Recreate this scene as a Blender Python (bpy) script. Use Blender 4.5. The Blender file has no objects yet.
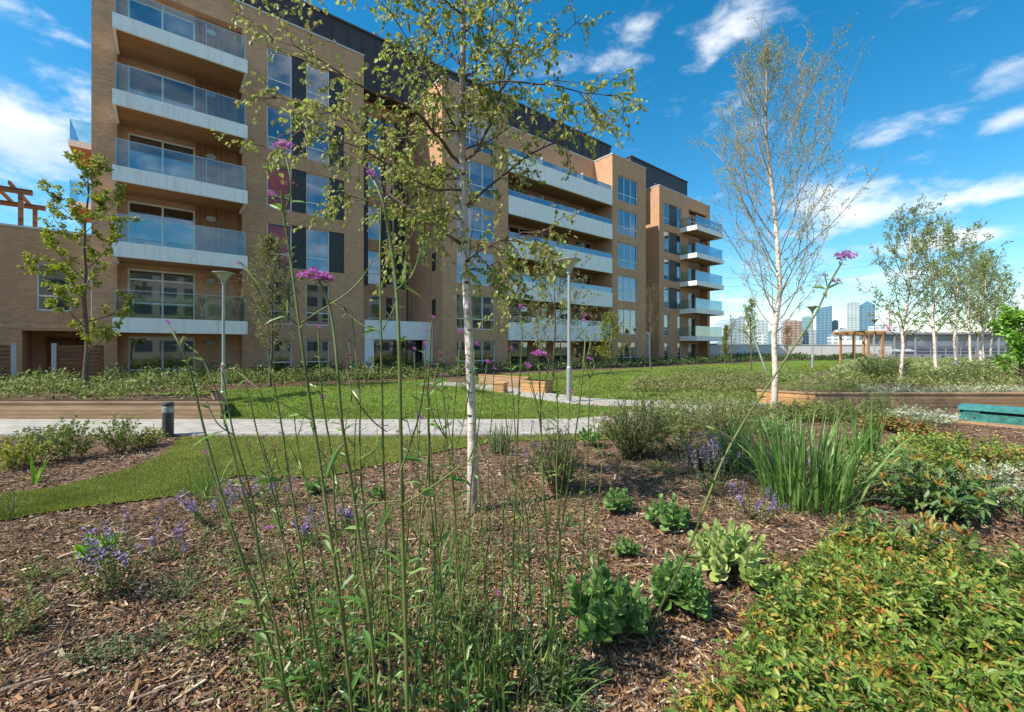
import bpy, math, random
import numpy as np
from mathutils import Vector, Matrix

R = np.random.default_rng(11)
rad = math.radians

# ------------------------------------------------------------------ camera, light, sky
scene = bpy.context.scene
FPX, CX, HY, CH = 430.0, 512.0, 347.0, 1.6
cam_d = bpy.data.cameras.new("camera")
cam = bpy.data.objects.new("camera", cam_d)
scene.collection.objects.link(cam)
cam.location = (0, 0, CH)
cam.rotation_euler = (rad(90), 0, 0)
cam_d.sensor_width = 36
cam_d.lens = 36 * FPX / 1024
cam_d.shift_y = -9 / 1024
cam_d.clip_start = 0.05
cam_d.clip_end = 8000
scene.camera = cam

SUN_DIR = Vector((-0.905, -0.425, 0)).normalized()      # horizontal direction TOWARDS the sun
SUN_EL = rad(50)
sun_vec = Vector((SUN_DIR.x * math.cos(SUN_EL), SUN_DIR.y * math.cos(SUN_EL), math.sin(SUN_EL)))
sun_d = bpy.data.lights.new("sun", 'SUN')
sun_d.energy = 3.6
sun_d.angle = rad(0.6)
sun_d.color = (1.0, 0.93, 0.82)
sun_o = bpy.data.objects.new("sun", sun_d)
scene.collection.objects.link(sun_o)
sun_o.location = (-30, -12, 40)
sun_o.rotation_euler = (-sun_vec).to_track_quat('-Z', 'Y').to_euler()

scene.view_settings.view_transform = 'Standard'
scene.view_settings.look = 'None'
scene.view_settings.exposure = 1.03
scene.view_settings.gamma = 1.0

world = bpy.data.worlds.new("World")
scene.world = world
world.use_nodes = True


class NT:
    """small helper to write node trees"""
    def __init__(s, tree):
        s.t = tree
        s.n = tree.nodes
        s.l = tree.links

    def node(s, typ, ins=None, **kw):
        nd = s.n.new(typ)
        for k, v in kw.items():
            setattr(nd, k, v)
        for k, v in (ins or {}).items():
            if isinstance(v, bpy.types.NodeSocket):
                s.l.new(v, nd.inputs[k])
            else:
                nd.inputs[k].default_value = v
        return nd

    def math(s, op, a, b=None, c=None, clamp=False):
        nd = s.n.new('ShaderNodeMath')
        nd.operation = op
        nd.use_clamp = clamp
        for i, v in enumerate((a, b, c)):
            if v is None:
                continue
            if isinstance(v, bpy.types.NodeSocket):
                s.l.new(v, nd.inputs[i])
            else:
                nd.inputs[i].default_value = v
        return nd.outputs[0]

    def ramp(s, fac, stops, interp='LINEAR'):
        nd = s.n.new('ShaderNodeValToRGB')
        nd.color_ramp.interpolation = interp
        els = nd.color_ramp.elements
        while len(els) < len(stops):
            els.new(0.5)
        for e, (p, c) in zip(els, stops):
            e.position = p
            e.color = (*c, 1) if len(c) == 3 else c
        if fac is not None:
            s.l.new(fac, nd.inputs[0])
        return nd.outputs[0]

    def mix(s, fac, a, b, mode='MIX'):
        nd = s.n.new('ShaderNodeMix')
        nd.data_type = 'RGBA'
        nd.blend_type = mode
        for i, v in ((0, fac), (6, a), (7, b)):
            if isinstance(v, bpy.types.NodeSocket):
                s.l.new(v, nd.inputs[i])
            else:
                nd.inputs[i].default_value = v if i == 0 else ((*v, 1) if len(v) == 3 else v)
        return nd.outputs[2]


def build_world():
    world.node_tree.nodes.clear()
    N = NT(world.node_tree)
    sky = N.node('ShaderNodeTexSky', sky_type='NISHITA')
    sky.sun_disc = False
    sky.sun_elevation = SUN_EL
    sky.sun_rotation = math.atan2(SUN_DIR.x, SUN_DIR.y)
    sky.altitude = 50
    sky.air_density = 1.0
    sky.dust_density = 0.35
    sky.ozone_density = 2.2
    hs = N.node('ShaderNodeHueSaturation', {'Saturation': 1.42, 'Value': 0.84, 'Hue': 0.486, 'Color': sky.outputs[0]})
    tc = N.node('ShaderNodeTexCoord')
    sep = N.node('ShaderNodeSeparateXYZ', {0: tc.outputs['Generated']})
    x, y, z = sep.outputs
    az = N.math('ARCTAN2', x, y)
    hor = N.math('SQRT', N.math('ADD', N.math('MULTIPLY', x, x), N.math('MULTIPLY', y, y)))
    el = N.math('ARCTAN2', z, hor)
    zz = N.math('ADD', N.math('MAXIMUM', z, 0.0), 0.10)
    pl = N.node('ShaderNodeCombineXYZ', {0: N.math('DIVIDE', x, zz), 1: N.math('DIVIDE', y, zz), 2: 0.0})
    # cloud layer on a plane overhead (streets of small cumulus)
    mp = N.node('ShaderNodeMapping', {0: pl.outputs[0], 'Rotation': (0, 0, rad(28)), 'Scale': (0.62, 1.15, 1)})
    n1 = N.node('ShaderNodeTexNoise', {'Vector': mp.outputs[0], 'Scale': 1.55, 'Detail': 9.0, 'Roughness': 0.58, 'Distortion': 0.25})
    # lumpy structure that lives on the sphere (towering part of the near clouds)
    sp = N.node('ShaderNodeMapping', {0: tc.outputs['Generated'], 'Scale': (1.0, 1.0, 2.1)})
    n2 = N.node('ShaderNodeTexNoise', {'Vector': sp.outputs[0], 'Scale': 10.5, 'Detail': 10.0, 'Roughness': 0.58, 'Distortion': 0.3})
    n3 = N.node('ShaderNodeTexNoise', {'Vector': sp.outputs[0], 'Scale': 3.0, 'Detail': 4.0, 'Roughness': 0.5})

    def blob(px, py, wx, wy, amp, tilt=0.0):
        a0 = math.atan2(px - CX, FPX)
        e0 = math.atan2(HY - py, math.hypot(FPX, px - CX))
        k = math.cos(a0) ** 2
        wa, we = wx / FPX * k, wy / FPX * math.cos(a0)
        da = N.math('SUBTRACT', az, a0)
        de = N.math('SUBTRACT', el, e0)
        ct, st = math.cos(tilt), math.sin(tilt)
        u = N.math('ADD', N.math('MULTIPLY', da, ct), N.math('MULTIPLY', de, st))
        v = N.math('SUBTRACT', N.math('MULTIPLY', de, ct), N.math('MULTIPLY', da, st))
        q = N.math('ADD', N.math('POWER', N.math('ABSOLUTE', N.math('DIVIDE', u, wa)), 2.0),
                   N.math('POWER', N.math('ABSOLUTE', N.math('DIVIDE', v, we)), 2.0))
        return N.math('MULTIPLY', N.math('EXPONENT', N.math('MULTIPLY', q, -1.0)), amp)

    blobs = [blob(20, 120, 75, 42, .20), blob(75, 165, 70, 38, .18), blob(10, 190, 60, 28, .16), blob(30, 25, 80, 22, .12, -.3),
             blob(740, 26, 42, 20, .19, .35), blob(712, 50, 22, 12, .14, .3), blob(640, 22, 45, 16, .13), blob(545, 60, 60, 22, .12),
             blob(1010, 62, 45, 10, .15, .3), blob(985, 100, 75, 11, .15, .25), blob(905, 118, 60, 11, .12, .2), blob(1010, 120, 40, 10, .2, .3),
             blob(835, 195, 62, 20, .30), blob(880, 140, 30, 8, .10), blob(780, 232, 60, 12, .16),
             blob(1000, 188, 55, 14, .24), blob(900, 208, 90, 13, .22), blob(970, 236, 90, 13, .23), blob(850, 255, 110, 10, .21), blob(640, 60, 40, 12, .10), blob(420, 60, 60, 25, .10),
             blob(780, 300, 110, 14, .17), blob(940, 268, 120, 10, .15), blob(865, 290, 80, 8, .15)]
    s = blobs[0]
    for b in blobs[1:]:
        s = N.math('ADD', s, b)
    # clear blue patch up and right, as in the photograph; broken cloud elsewhere, more of it added out of view
    front = N.math('GREATER_THAN', y, 0.15)
    base = N.math('SUBTRACT', N.math('MULTIPLY', n1.outputs[0], 0.50), N.math('MULTIPLY', front, 0.055))
    tex = N.math('ADD', base, N.math('MULTIPLY', n2.outputs[0], 0.80))
    back = N.math('MULTIPLY', N.math('LESS_THAN', y, -0.05), 0.10)  # extra cloud behind the camera, unseen, added to brighten the shaded sides
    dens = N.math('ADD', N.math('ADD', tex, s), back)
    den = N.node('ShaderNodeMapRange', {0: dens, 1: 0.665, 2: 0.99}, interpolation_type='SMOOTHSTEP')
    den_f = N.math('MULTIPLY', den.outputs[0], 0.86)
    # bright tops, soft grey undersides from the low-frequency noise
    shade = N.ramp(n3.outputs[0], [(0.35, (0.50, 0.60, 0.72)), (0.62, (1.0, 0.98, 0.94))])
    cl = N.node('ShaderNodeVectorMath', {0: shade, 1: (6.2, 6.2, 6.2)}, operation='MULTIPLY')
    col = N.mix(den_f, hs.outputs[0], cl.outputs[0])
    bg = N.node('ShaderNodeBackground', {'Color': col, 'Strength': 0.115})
    out = N.node('ShaderNodeOutputWorld', {'Surface': bg.outputs[0]})


build_world()

# ------------------------------------------------------------------ mesh helpers
C = scene.collection.objects


def nrm(a):
    return a / np.maximum(np.linalg.norm(a, axis=-1, keepdims=True), 1e-9)


class MB:
    """collects arrays of vertices and faces and links them as ONE mesh object"""
    def __init__(s):
        s.v, s.f, s.n = [], [], 0

    def add(s, V, faces, mi=0):
        V = np.asarray(V, dtype=np.float64).reshape(-1, 3)
        if not isinstance(faces, list):
            faces = [faces]
        for Fa in faces:
            Fa = np.asarray(Fa, dtype=np.int64)
            if Fa.size:
                s.f.append((Fa + s.n, mi))
        s.v.append(V)
        s.n += len(V)
        return s

    def poly(s, pts, mi=0):
        return s.add(pts, np.arange(len(pts))[None, :], mi)

    def box(s, x0, x1, y0, y1, z0, z1, mi=0, M=None):
        V = np.array([[x0, y0, z0], [x1, y0, z0], [x1, y1, z0], [x0, y1, z0],
                      [x0, y0, z1], [x1, y0, z1], [x1, y1, z1], [x0, y1, z1]], float)
        if M is not None:
            V = V @ np.array(M.to_3x3()).T + np.array(M.translation)
        Fq = [[0, 3, 2, 1], [4, 5, 6, 7], [0, 1, 5, 4], [1, 2, 6, 5], [2, 3, 7, 6], [3, 0, 4, 7]]
        return s.add(V, np.array(Fq), mi)

    def tubes(s, P, r, sides=6, mi=0, cap=False):
        """P (B,n,3), r (B,n)"""
        P = np.asarray(P, float)
        if P.ndim == 2:
            P = P[None]
        r = np.broadcast_to(np.asarray(r, float), P.shape[:2])
        B, n, _ = P.shape
        T = np.empty_like(P)
        T[:, 1:-1] = P[:, 2:] - P[:, :-2]
        T[:, 0] = P[:, 1] - P[:, 0]
        T[:, -1] = P[:, -1] - P[:, -2]
        T = nrm(T)
        mean = nrm(P[:, -1] - P[:, 0])
        ref = np.where(np.abs(mean[:, 2:3]) > 0.8, np.array([[1., 0, 0]]), np.array([[0, 0, 1.]]))[:, None, :]
        A = nrm(np.cross(T, np.broadcast_to(ref, T.shape)))
        Bn = np.cross(T, A)
        ang = np.arange(sides) * 2 * np.pi / sides
        ring = (A[:, :, None, :] * np.cos(ang)[None, None, :, None] + Bn[:, :, None, :] * np.sin(ang)[None, None, :, None])
        V = P[:, :, None, :] + ring * r[:, :, None, None]
        idx = np.arange(B * n * sides).reshape(B, n, sides)
        a = idx[:, :-1, :]
        b = idx[:, 1:, :]
        Fq = np.stack([a, np.roll(a, -1, 2), np.roll(b, -1, 2), b], -1).reshape(-1, 4)
        fl = [Fq]
        if cap:
            fl.append(idx[:, -1, :].reshape(B, sides))
            fl.append(idx[:, 0, ::-1].reshape(B, sides))
        return s.add(V.reshape(-1, 3), fl, mi)

    def leaves(s, P, D, Nn, L, W, kind='oval', fold=0.25, droop=0.0, mi=0):
        """P base, D axis, Nn upper side, L length, W width; every leaf is an island of its own"""
        P, D = np.asarray(P, float), nrm(np.asarray(D, float))
        n = len(P)
        if n == 0:
            return s
        L = np.broadcast_to(np.asarray(L, float), (n,))[:, None]
        W = np.broadcast_to(np.asarray(W, float), (n,))[:, None]
        S = nrm(np.cross(D, Nn))
        U = np.cross(S, D)
        if kind == 'tri':
            q = [(0, 0, 0), (.45, -.5, 1), (1, 0, 0), (.45, .5, 1)]
            faces = [np.array([[0, 1, 2, 3]])]
        elif kind == 'oval':
            q = [(0, 0, 0), (.3, -.44, 1), (.3, 0, 0), (.3, .44, 1), (.7, -.36, 1), (.7, 0, 0), (.7, .36, 1), (1, 0, 0)]
            faces = [np.array([[1, 4, 5, 2], [2, 5, 6, 3]]), np.array([[0, 1, 2], [0, 2, 3], [4, 7, 5], [5, 7, 6]])]
        elif kind == 'round':
            q = [(0, -.08, 0), (0, .08, 0), (.3, -.32, 1), (.3, 0, 0), (.3, .32, 1), (.72, -.5, 1), (.72, 0, 0), (.72, .5, 1),
                 (.96, -.26, 1), (1, 0, 0), (.96, .26, 1)]
            faces = [np.array([[2, 5, 6, 3], [3, 6, 7, 4], [5, 8, 9, 6], [6, 9, 10, 7]]), np.array([[0, 2, 3], [1, 3, 4], [0, 3, 1]])]
        elif kind == 'blade':
            q = [(0, -.4, 0), (0, .4, 0), (.35, -.5, 0), (.35, .5, 0), (.7, -.38, 0), (.7, .38, 0), (1, 0, 0)]
            faces = [np.array([[0, 2, 3, 1], [2, 4, 5, 3]]), np.array([[4, 6, 5]])]
        q = np.array(q)
        m = len(q)
        t, w, e = q[:, 0][None, :, None], q[:, 1][None, :, None], q[:, 2][None, :, None]
        dr = droop if np.isscalar(droop) else np.asarray(droop)[:, None, None]
        V = (P[:, None, :] + D[:, None, :] * t * L[:, None, :] + S[:, None, :] * w * W[:, None, :]
             + U[:, None, :] * e * fold * W[:, None, :] * np.abs(w) * 2
             - np.array([0, 0, 1.])[None, None, :] * dr * L[:, None, :] * t ** 2)
        off = (np.arange(n) * m)[:, None, None]
        fl = [(off + f[None]).reshape(-1, f.shape[1]) for f in faces]
        return s.add(V.reshape(-1, 3), fl, mi)

    def lathe(s, prof, c=(0, 0, 0), n=16, mi=0):
        prof = np.array(prof, float)
        ang = np.arange(n) * 2 * np.pi / n
        V = np.stack([prof[:, 0][:, None] * np.cos(ang), prof[:, 0][:, None] * np.sin(ang), np.broadcast_to(prof[:, 1][:, None], (len(prof), n))], -1) + np.array(c)
        idx = np.arange(len(prof) * n).reshape(len(prof), n)
        a, b = idx[:-1], idx[1:]
        Fq = np.stack([a, np.roll(a, -1, 1), np.roll(b, -1, 1), b], -1).reshape(-1, 4)
        return s.add(V.reshape(-1, 3), Fq, mi)

    def build(s, name, mats, parent=None, smooth=False, loc=None):
        me = bpy.data.meshes.new(name)
        V = np.concatenate(s.v) if s.v else np.zeros((0, 3))
        me.vertices.add(len(V))
        me.vertices.foreach_set('co', V.astype(np.float32).ravel())
        loops = np.concatenate([f.ravel() for f, _ in s.f])
        tot = np.concatenate([np.full(len(f), f.shape[1], np.int32) for f, _ in s.f])
        mis = np.concatenate([np.full(len(f), mi, np.int32) for f, mi in s.f])
        st = np.concatenate([[0], np.cumsum(tot)[:-1]]).astype(np.int32)
        me.loops.add(len(loops))
        me.loops.foreach_set('vertex_index', loops.astype(np.int32))
        me.polygons.add(len(tot))
        me.polygons.foreach_set('loop_start', st)
        me.polygons.foreach_set('loop_total', tot)
        me.polygons.foreach_set('material_index', mis)
        me.polygons.foreach_set('use_smooth', np.full(len(tot), bool(smooth)))
        me.update(calc_edges=True)
        for m in (mats if isinstance(mats, (list, tuple)) else [mats]):
            me.materials.append(m)
        o = bpy.data.objects.new(name, me)
        C.link(o)
        if parent is not None:
            o.parent = parent
        if loc is not None:
            o.location = loc
        return o


def tag(o, label=None, cat=None, group=None, kind=None):
    if label: o['label'] = label
    if cat: o['category'] = cat
    if group: o['group'] = group
    if kind: o['kind'] = kind
    return o


def thing(name, label, cat, loc=(0, 0, 0), rz=0.0, group=None):
    o = bpy.data.objects.new(name, None)
    o.empty_display_size = 0.2
    C.link(o)
    o.location = loc
    o.rotation_euler = (0, 0, rz)
    return tag(o, label, cat, group)


def copy_thing(root, loc, rz=None, label=None, scale=None):
    def rec(o, parent):
        c = o.copy()
        C.link(c)
        c.parent = parent
        for ch in [k for k in bpy.data.objects if k.parent == o]:
            rec(ch, c)
        return c
    r = rec(root, None)
    r.location = loc
    if rz is not None: r.rotation_euler = (0, 0, rz)
    if scale: r.scale = (scale,) * 3
    if label: r['label'] = label
    return r


# ground shape ------------------------------------------------------
def H(x, y):
    x, y = np.asarray(x, float), np.asarray(y, float)
    h = 0.022 * np.sin(1.3 * x + .4) * np.cos(1.1 * y + 1.) + 0.012 * np.sin(3.1 * x + 2. + y) * np.sin(2.7 * y)
    h = h * np.clip((7.4 - y) / 1.5, 0, 1)
    h = h + 0.42 * np.exp(-(((x - 7.5) / 4.6) ** 2 + ((y - 20.) / 3.6) ** 2) ** 1.5)
    h = h + 0.22 * np.exp(-(((x + 1.9) / 1.3) ** 2 + ((y - 13.2) / 1.6) ** 2) ** 1.3)
    h = h + 0.25 * np.exp(-(((x + 5.0) / 3.0) ** 2 + ((y - 14.0) / 2.2) ** 2) ** 1.3)
    return h


def gp(px, py, z=0.0):
    Y = FPX * (CH - z) / (py - HY)
    return ((px - CX) / FPX * Y, Y)


def gh(px, py):
    """pixel -> point on the ground sheet"""
    x, y = gp(px, py)
    for _ in range(4):
        x, y = gp(px, py, float(H(x, y)))
    return (x, y, float(H(x, y)))


def wp(px, py, Y):
    return ((px - CX) / FPX * Y, Y, CH - (py - HY) / FPX * Y)


def pip(x, y, poly):
    poly = np.asarray(poly, float)
    inside = np.zeros(x.shape, bool)
    j = len(poly) - 1
    for i in range(len(poly)):
        xi, yi = poly[i]
        xj, yj = poly[j]
        c = ((yi > y) != (yj > y)) & (x < (xj - xi) * (y - yi) / (yj - yi + 1e-12) + xi)
        inside ^= c
        j = i
    return inside


def smooth_poly(pts, it=2):
    p = np.array(pts, float)
    for _ in range(it):
        q = np.roll(p, -1, 0)
        p = np.stack([p * .75 + q * .25, p * .25 + q * .75], 1).reshape(-1, 2)
    return p


# ------------------------------------------------------------------ materials
def mat(name):
    m = bpy.data.materials.new(name)
    m.use_nodes = True
    m.node_tree.nodes.clear()
    return m, NT(m.node_tree)


def finish(N, surf):
    N.node('ShaderNodeOutputMaterial', {'Surface': surf})


def plain(name, col, rough=0.6, var=0.12, scale=6.0, bump=0.0, metallic=0.0, spec=0.5, bscale=None):
    m, N = mat(name)
    tc = N.node('ShaderNodeTexCoord')
    nz = N.node('ShaderNodeTexNoise', {'Vector': tc.outputs['Object'], 'Scale': scale, 'Detail': 6.0, 'Roughness': 0.6})
    lo = tuple(c * (1 - var) for c in col)
    hi = tuple(min(1, c * (1 + var)) for c in col)
    c = N.ramp(nz.outputs[0], [(0.3, lo), (0.7, hi)])
    ins = {'Base Color': c, 'Roughness': rough, 'Metallic': metallic, 'Specular IOR Level': spec}
    if bump:
        nb = N.node('ShaderNodeTexNoise', {'Vector': tc.outputs['Object'], 'Scale': bscale or scale * 6, 'Detail': 4.0})
        b = N.node('ShaderNodeBump', {'Strength': bump, 'Distance': 0.01, 'Height': nb.outputs[0]})
        ins['Normal'] = b.outputs[0]
    p = N.node('ShaderNodeBsdfPrincipled', ins)
    finish(N, p.outputs[0])
    return m


def leafmat(name, cols, trans=0.30, rough=0.5, spec=0.35, nscale=9.0, namp=0.7):
    """one colour per leaf (random per island), light passing through"""
    m, N = mat(name)
    g = N.node('ShaderNodeNewGeometry')
    n = len(cols)
    c = N.ramp(g.outputs['Random Per Island'], [(i / n, cc) for i, cc in enumerate(cols)], 'CONSTANT' if n > 5 else 'LINEAR')
    tc = N.node('ShaderNodeTexCoord')
    nz = N.node('ShaderNodeTexNoise', {'Vector': tc.outputs['Object'], 'Scale': nscale, 'Detail': 4.0})
    c2 = N.node('ShaderNodeHueSaturation', {'Value': N.math('ADD', N.math('MULTIPLY', nz.outputs[0], namp), 1.0 - namp / 2), 'Color': c})
    p = N.node('ShaderNodeBsdfPrincipled', {'Base Color': c2.outputs[0], 'Roughness': rough, 'Specular IOR Level': spec})
    tcol = N.node('ShaderNodeHueSaturation', {'Value': 1.25, 'Saturation': 1.1, 'Color': c2.outputs[0]})
    t = N.node('ShaderNodeBsdfTranslucent', {'Color': tcol.outputs[0]})
    mx = N.node('ShaderNodeMixShader', {0: trans, 1: p.outputs[0], 2: t.outputs[0]})
    finish(N, mx.outputs[0])
    return m


def brickmat(name, base, scale=1.0, vert=True):
    m, N = mat(name)
    tc = N.node('ShaderNodeTexCoord')
    sep = N.node('ShaderNodeSeparateXYZ', {0: tc.outputs['Object']})
    v = N.node('ShaderNodeCombineXYZ', {0: N.math('ADD', sep.outputs[0], sep.outputs[1]), 1: sep.outputs[2], 2: 0.0})
    c1 = tuple(c * .86 for c in base)
    c2 = tuple(c * 1.16 for c in base)
    br = N.node('ShaderNodeTexBrick', {'Vector': v.outputs[0], 'Color1': (*c1, 1), 'Color2': (*c2, 1), 'Mortar': (base[0] * .95, base[1] * .98, base[2] * 1.05, 1),
                                      'Scale': 1.0, 'Mortar Size': 0.010, 'Brick Width': 0.225, 'Row Height': 0.075, 'Bias': 0.0})
    nz = N.node('ShaderNodeTexNoise', {'Vector': v.outputs[0], 'Scale': 0.45, 'Detail': 5.0, 'Roughness': 0.6})
    nf = N.node('ShaderNodeTexNoise', {'Vector': v.outputs[0], 'Scale': 14.0, 'Detail': 2.0})
    mps = N.node('ShaderNodeMapping', {0: v.outputs[0], 'Scale': (2.2, 0.22, 1)})
    ns = N.node('ShaderNodeTexNoise', {'Vector': mps.outputs[0], 'Scale': 1.0, 'Detail': 6.0, 'Roughness': 0.7})
    val = N.math('ADD', N.math('ADD', N.math('MULTIPLY', nz.outputs[0], 0.34), N.math('MULTIPLY', nf.outputs[0], 0.30)), N.math('MULTIPLY', N.math('SUBTRACT', ns.outputs[0], 0.5), 0.30))
    hs = N.node('ShaderNodeHueSaturation', {'Value': N.math('ADD', val, 0.68), 'Color': br.outputs[0]})
    b = N.node('ShaderNodeBump', {'Strength': 0.25, 'Distance': 0.01, 'Height': br.outputs['Fac']})
    b.invert = True
    p = N.node('ShaderNodeBsdfPrincipled', {'Base Color': hs.outputs[0], 'Roughness': 0.9, 'Normal': b.outputs[0], 'Specular IOR Level': 0.2})
    finish(N, p.outputs[0])
    return m


def woodmat(name, c1, c2, axis=0, board=0.14, gap=(0.03, 0.02, 0.012), stretch=10.0, baxis=2, tone=0.3):
    """boards laid side by side along baxis, grain along axis (object space)"""
    m, N = mat(name)
    tc = N.node('ShaderNodeTexCoord')
    sc = [stretch * 1.6] * 3
    sc[axis] = 1.4
    mp = N.node('ShaderNodeMapping', {0: tc.outputs['Object'], 'Scale': tuple(sc)})
    nz = N.node('ShaderNodeTexNoise', {'Vector': mp.outputs[0], 'Scale': 1.0, 'Detail': 6.0, 'Roughness': 0.65, 'Distortion': 0.4})
    c = N.ramp(nz.outputs[0], [(0.32, c1), (0.68, c2)])
    sep = N.node('ShaderNodeSeparateXYZ', {0: tc.outputs['Object']})
    q = N.math('DIVIDE', sep.outputs[baxis], board)
    fl = N.math('FLOOR', q)
    wn = N.node('ShaderNodeTexWhiteNoise', {'W': fl}, noise_dimensions='1D')
    c = N.node('ShaderNodeHueSaturation', {'Value': N.math('ADD', N.math('MULTIPLY', wn.outputs[0], tone), 1 - tone / 2), 'Color': c}).outputs[0]
    fr = N.math('FRACT', q)
    e = N.math('LESS_THAN', N.math('MINIMUM', fr, N.math('SUBTRACT', 1.0, fr)), 0.035)
    c = N.mix(e, c, gap)
    b = N.node('ShaderNodeBump', {'Strength': 0.3, 'Distance': 0.004, 'Height': nz.outputs[0]})
    p = N.node('ShaderNodeBsdfPrincipled', {'Base Color': c, 'Roughness': 0.75, 'Normal': b.outputs[0], 'Specular IOR Level': 0.25})
    finish(N, p.outputs[0])
    return m


def glassmat(name, tint=(0.55, 0.62, 0.62), refl=0.30, rough=0.02):
    m, N = mat(name)
    tr = N.node('ShaderNodeBsdfTransparent', {'Color': (*tint, 1)})
    gl = N.node('ShaderNodeBsdfGlossy', {'Color': (0.82, 0.9, 1.0, 1), 'Roughness': rough})
    lw = N.node('ShaderNodeFresnel', {'IOR': 1.5})
    f = N.math('ADD', N.math('MULTIPLY', lw.outputs[0], 0.8), refl, clamp=True)
    mx = N.node('ShaderNodeMixShader', {0: f, 1: tr.outputs[0], 2: gl.outputs[0]})
    finish(N, mx.outputs[0])
    return m


def birch_bark(young=None):
    m, N = mat('birch_bark')
    tc = N.node('ShaderNodeTexCoord')
    sep = N.node('ShaderNodeSeparateXYZ', {0: tc.outputs['Object']})
    mp = N.node('ShaderNodeMapping', {0: tc.outputs['Object'], 'Scale': (9, 9, 34)})
    n1 = N.node('ShaderNodeTexNoise', {'Vector': mp.outputs[0], 'Scale': 1.0, 'Detail': 4.0, 'Roughness': 0.6})
    mp2 = N.node('ShaderNodeMapping', {0: tc.outputs['Object'], 'Scale': (5, 5, 9)})
    n2 = N.node('ShaderNodeTexNoise', {'Vector': mp2.outputs[0], 'Scale': 1.0, 'Detail': 5.0, 'Roughness': 0.7})
    white = N.ramp(n2.outputs[0], [(0.3, (0.38, 0.27, 0.19)), (0.48, (0.66, 0.56, 0.47)), (0.70, (0.80, 0.73, 0.65))])
    dk = N.ramp(n1.outputs[0], [(0.60, (0, 0, 0)), (0.66, (1, 1, 1))])
    big = N.ramp(n2.outputs[0], [(0.66, (0, 0, 0)), (0.72, (1, 1, 1))])
    d = N.math('MAXIMUM', N.math('MULTIPLY', dk, 0.75), N.math('MULTIPLY', big, 0.0))
    c = N.mix(d, white, (0.07, 0.045, 0.035))
    if young:
        g = N.node('ShaderNodeMapRange', {0: N.math('ADD', sep.outputs[2], N.math('MULTIPLY', n2.outputs[0], 1.2)), 1: young, 2: young + 1.6})
        c = N.mix(N.math('MULTIPLY', g.outputs[0], 0.8), c, (0.26, 0.16, 0.09))
        g2 = N.node('ShaderNodeMapRange', {0: N.math('ADD', sep.outputs[2], N.math('MULTIPLY', n2.outputs[0], 0.9)), 1: 1.25, 2: 0.55})  # trunk foot: mottled brown bark, with shade from the plants painted in
        c = N.mix(N.math('MULTIPLY', g2.outputs[0], 0.75), c, (0.20, 0.13, 0.085))
    p = N.node('ShaderNodeBsdfPrincipled', {'Base Color': c, 'Roughness': 0.7})
    finish(N, p.outputs[0])
    return m


M = {}
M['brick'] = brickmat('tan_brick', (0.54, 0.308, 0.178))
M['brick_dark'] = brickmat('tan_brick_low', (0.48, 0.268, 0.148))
def streaked(name, col):
    m, N = mat(name)
    tc = N.node('ShaderNodeTexCoord')
    mp = N.node('ShaderNodeMapping', {0: tc.outputs['Object'], 'Scale': (3.5, 3.5, .35)})
    n = N.node('ShaderNodeTexNoise', {'Vector': mp.outputs[0], 'Scale': 1.6, 'Detail': 6.0, 'Roughness': 0.65})
    c = N.ramp(n.outputs[0], [(0.28, tuple(v * .80 for v in col)), (0.50, col), (0.8, tuple(v * 1.03 for v in col))])
    finish(N, N.node('ShaderNodeBsdfPrincipled', {'Base Color': c, 'Roughness': 0.6}).outputs[0])
    return m


M['white'] = streaked('white_render', (0.86, 0.85, 0.83))
M['coping'] = plain('pale_coping', (0.55, 0.54, 0.52), 0.6, 0.08, 3)
M['frame'] = plain('window_frame_white', (0.72, 0.73, 0.72), 0.4, 0.03)
M['glass'] = glassmat('window_glass', (0.62, 0.66, 0.68), 0.22)
M['glass_clear'] = glassmat('window_glass_clear', (0.85, 0.85, 0.85), 0.03)
M['balglass'] = glassmat('balustrade_glass', (0.80, 0.90, 0.88), 0.06)
M['steel'] = plain('brushed_steel', (0.52, 0.53, 0.53), 0.35, 0.05, metallic=0.7)
M['attic'] = plain('dark_cladding', (0.035, 0.030, 0.036), 0.55, 0.25, 1.0)
M['panel'] = plain('charcoal_panel', (0.032, 0.033, 0.036), 0.5, 0.15, 2.0)
M['soffit'] = woodmat('timber_soffit', (0.26, 0.125, 0.048), (0.40, 0.20, 0.085), axis=0, board=0.12, baxis=1, gap=(0.10, 0.05, 0.02))
M['clad'] = woodmat('timber_cladding', (0.24, 0.105, 0.045), (0.38, 0.19, 0.10), axis=2, board=0.10, baxis=0, gap=(0.06, 0.03, 0.015), tone=0.5)
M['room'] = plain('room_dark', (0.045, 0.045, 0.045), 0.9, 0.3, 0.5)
M['blind'] = plain('white_blind', (0.40, 0.40, 0.385), 0.9, 0.12, 2)
M['red'] = plain('red_curtain', (0.82, 0.06, 0.02), 0.9, 0.15, 5)
M['dark_metal'] = plain('dark_metal', (0.055, 0.055, 0.056), 0.45, 0.2)
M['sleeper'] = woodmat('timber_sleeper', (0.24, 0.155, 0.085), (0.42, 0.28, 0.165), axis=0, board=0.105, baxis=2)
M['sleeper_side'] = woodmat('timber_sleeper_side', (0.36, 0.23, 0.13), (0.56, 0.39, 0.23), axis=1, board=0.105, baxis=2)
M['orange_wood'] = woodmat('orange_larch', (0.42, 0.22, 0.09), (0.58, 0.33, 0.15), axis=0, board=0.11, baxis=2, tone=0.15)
M['fence_wood'] = woodmat('fence_boards', (0.14, 0.06, 0.03), (0.24, 0.11, 0.055), axis=0, board=0.12, baxis=2)
M['larch'] = woodmat('larch_posts', (0.34, 0.19, 0.09), (0.48, 0.28, 0.14), axis=2, board=0.4, baxis=0, tone=0.1)
M['fence_post'] = plain('fence_post_pale', (0.40, 0.42, 0.43), 0.6, 0.1)
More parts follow.
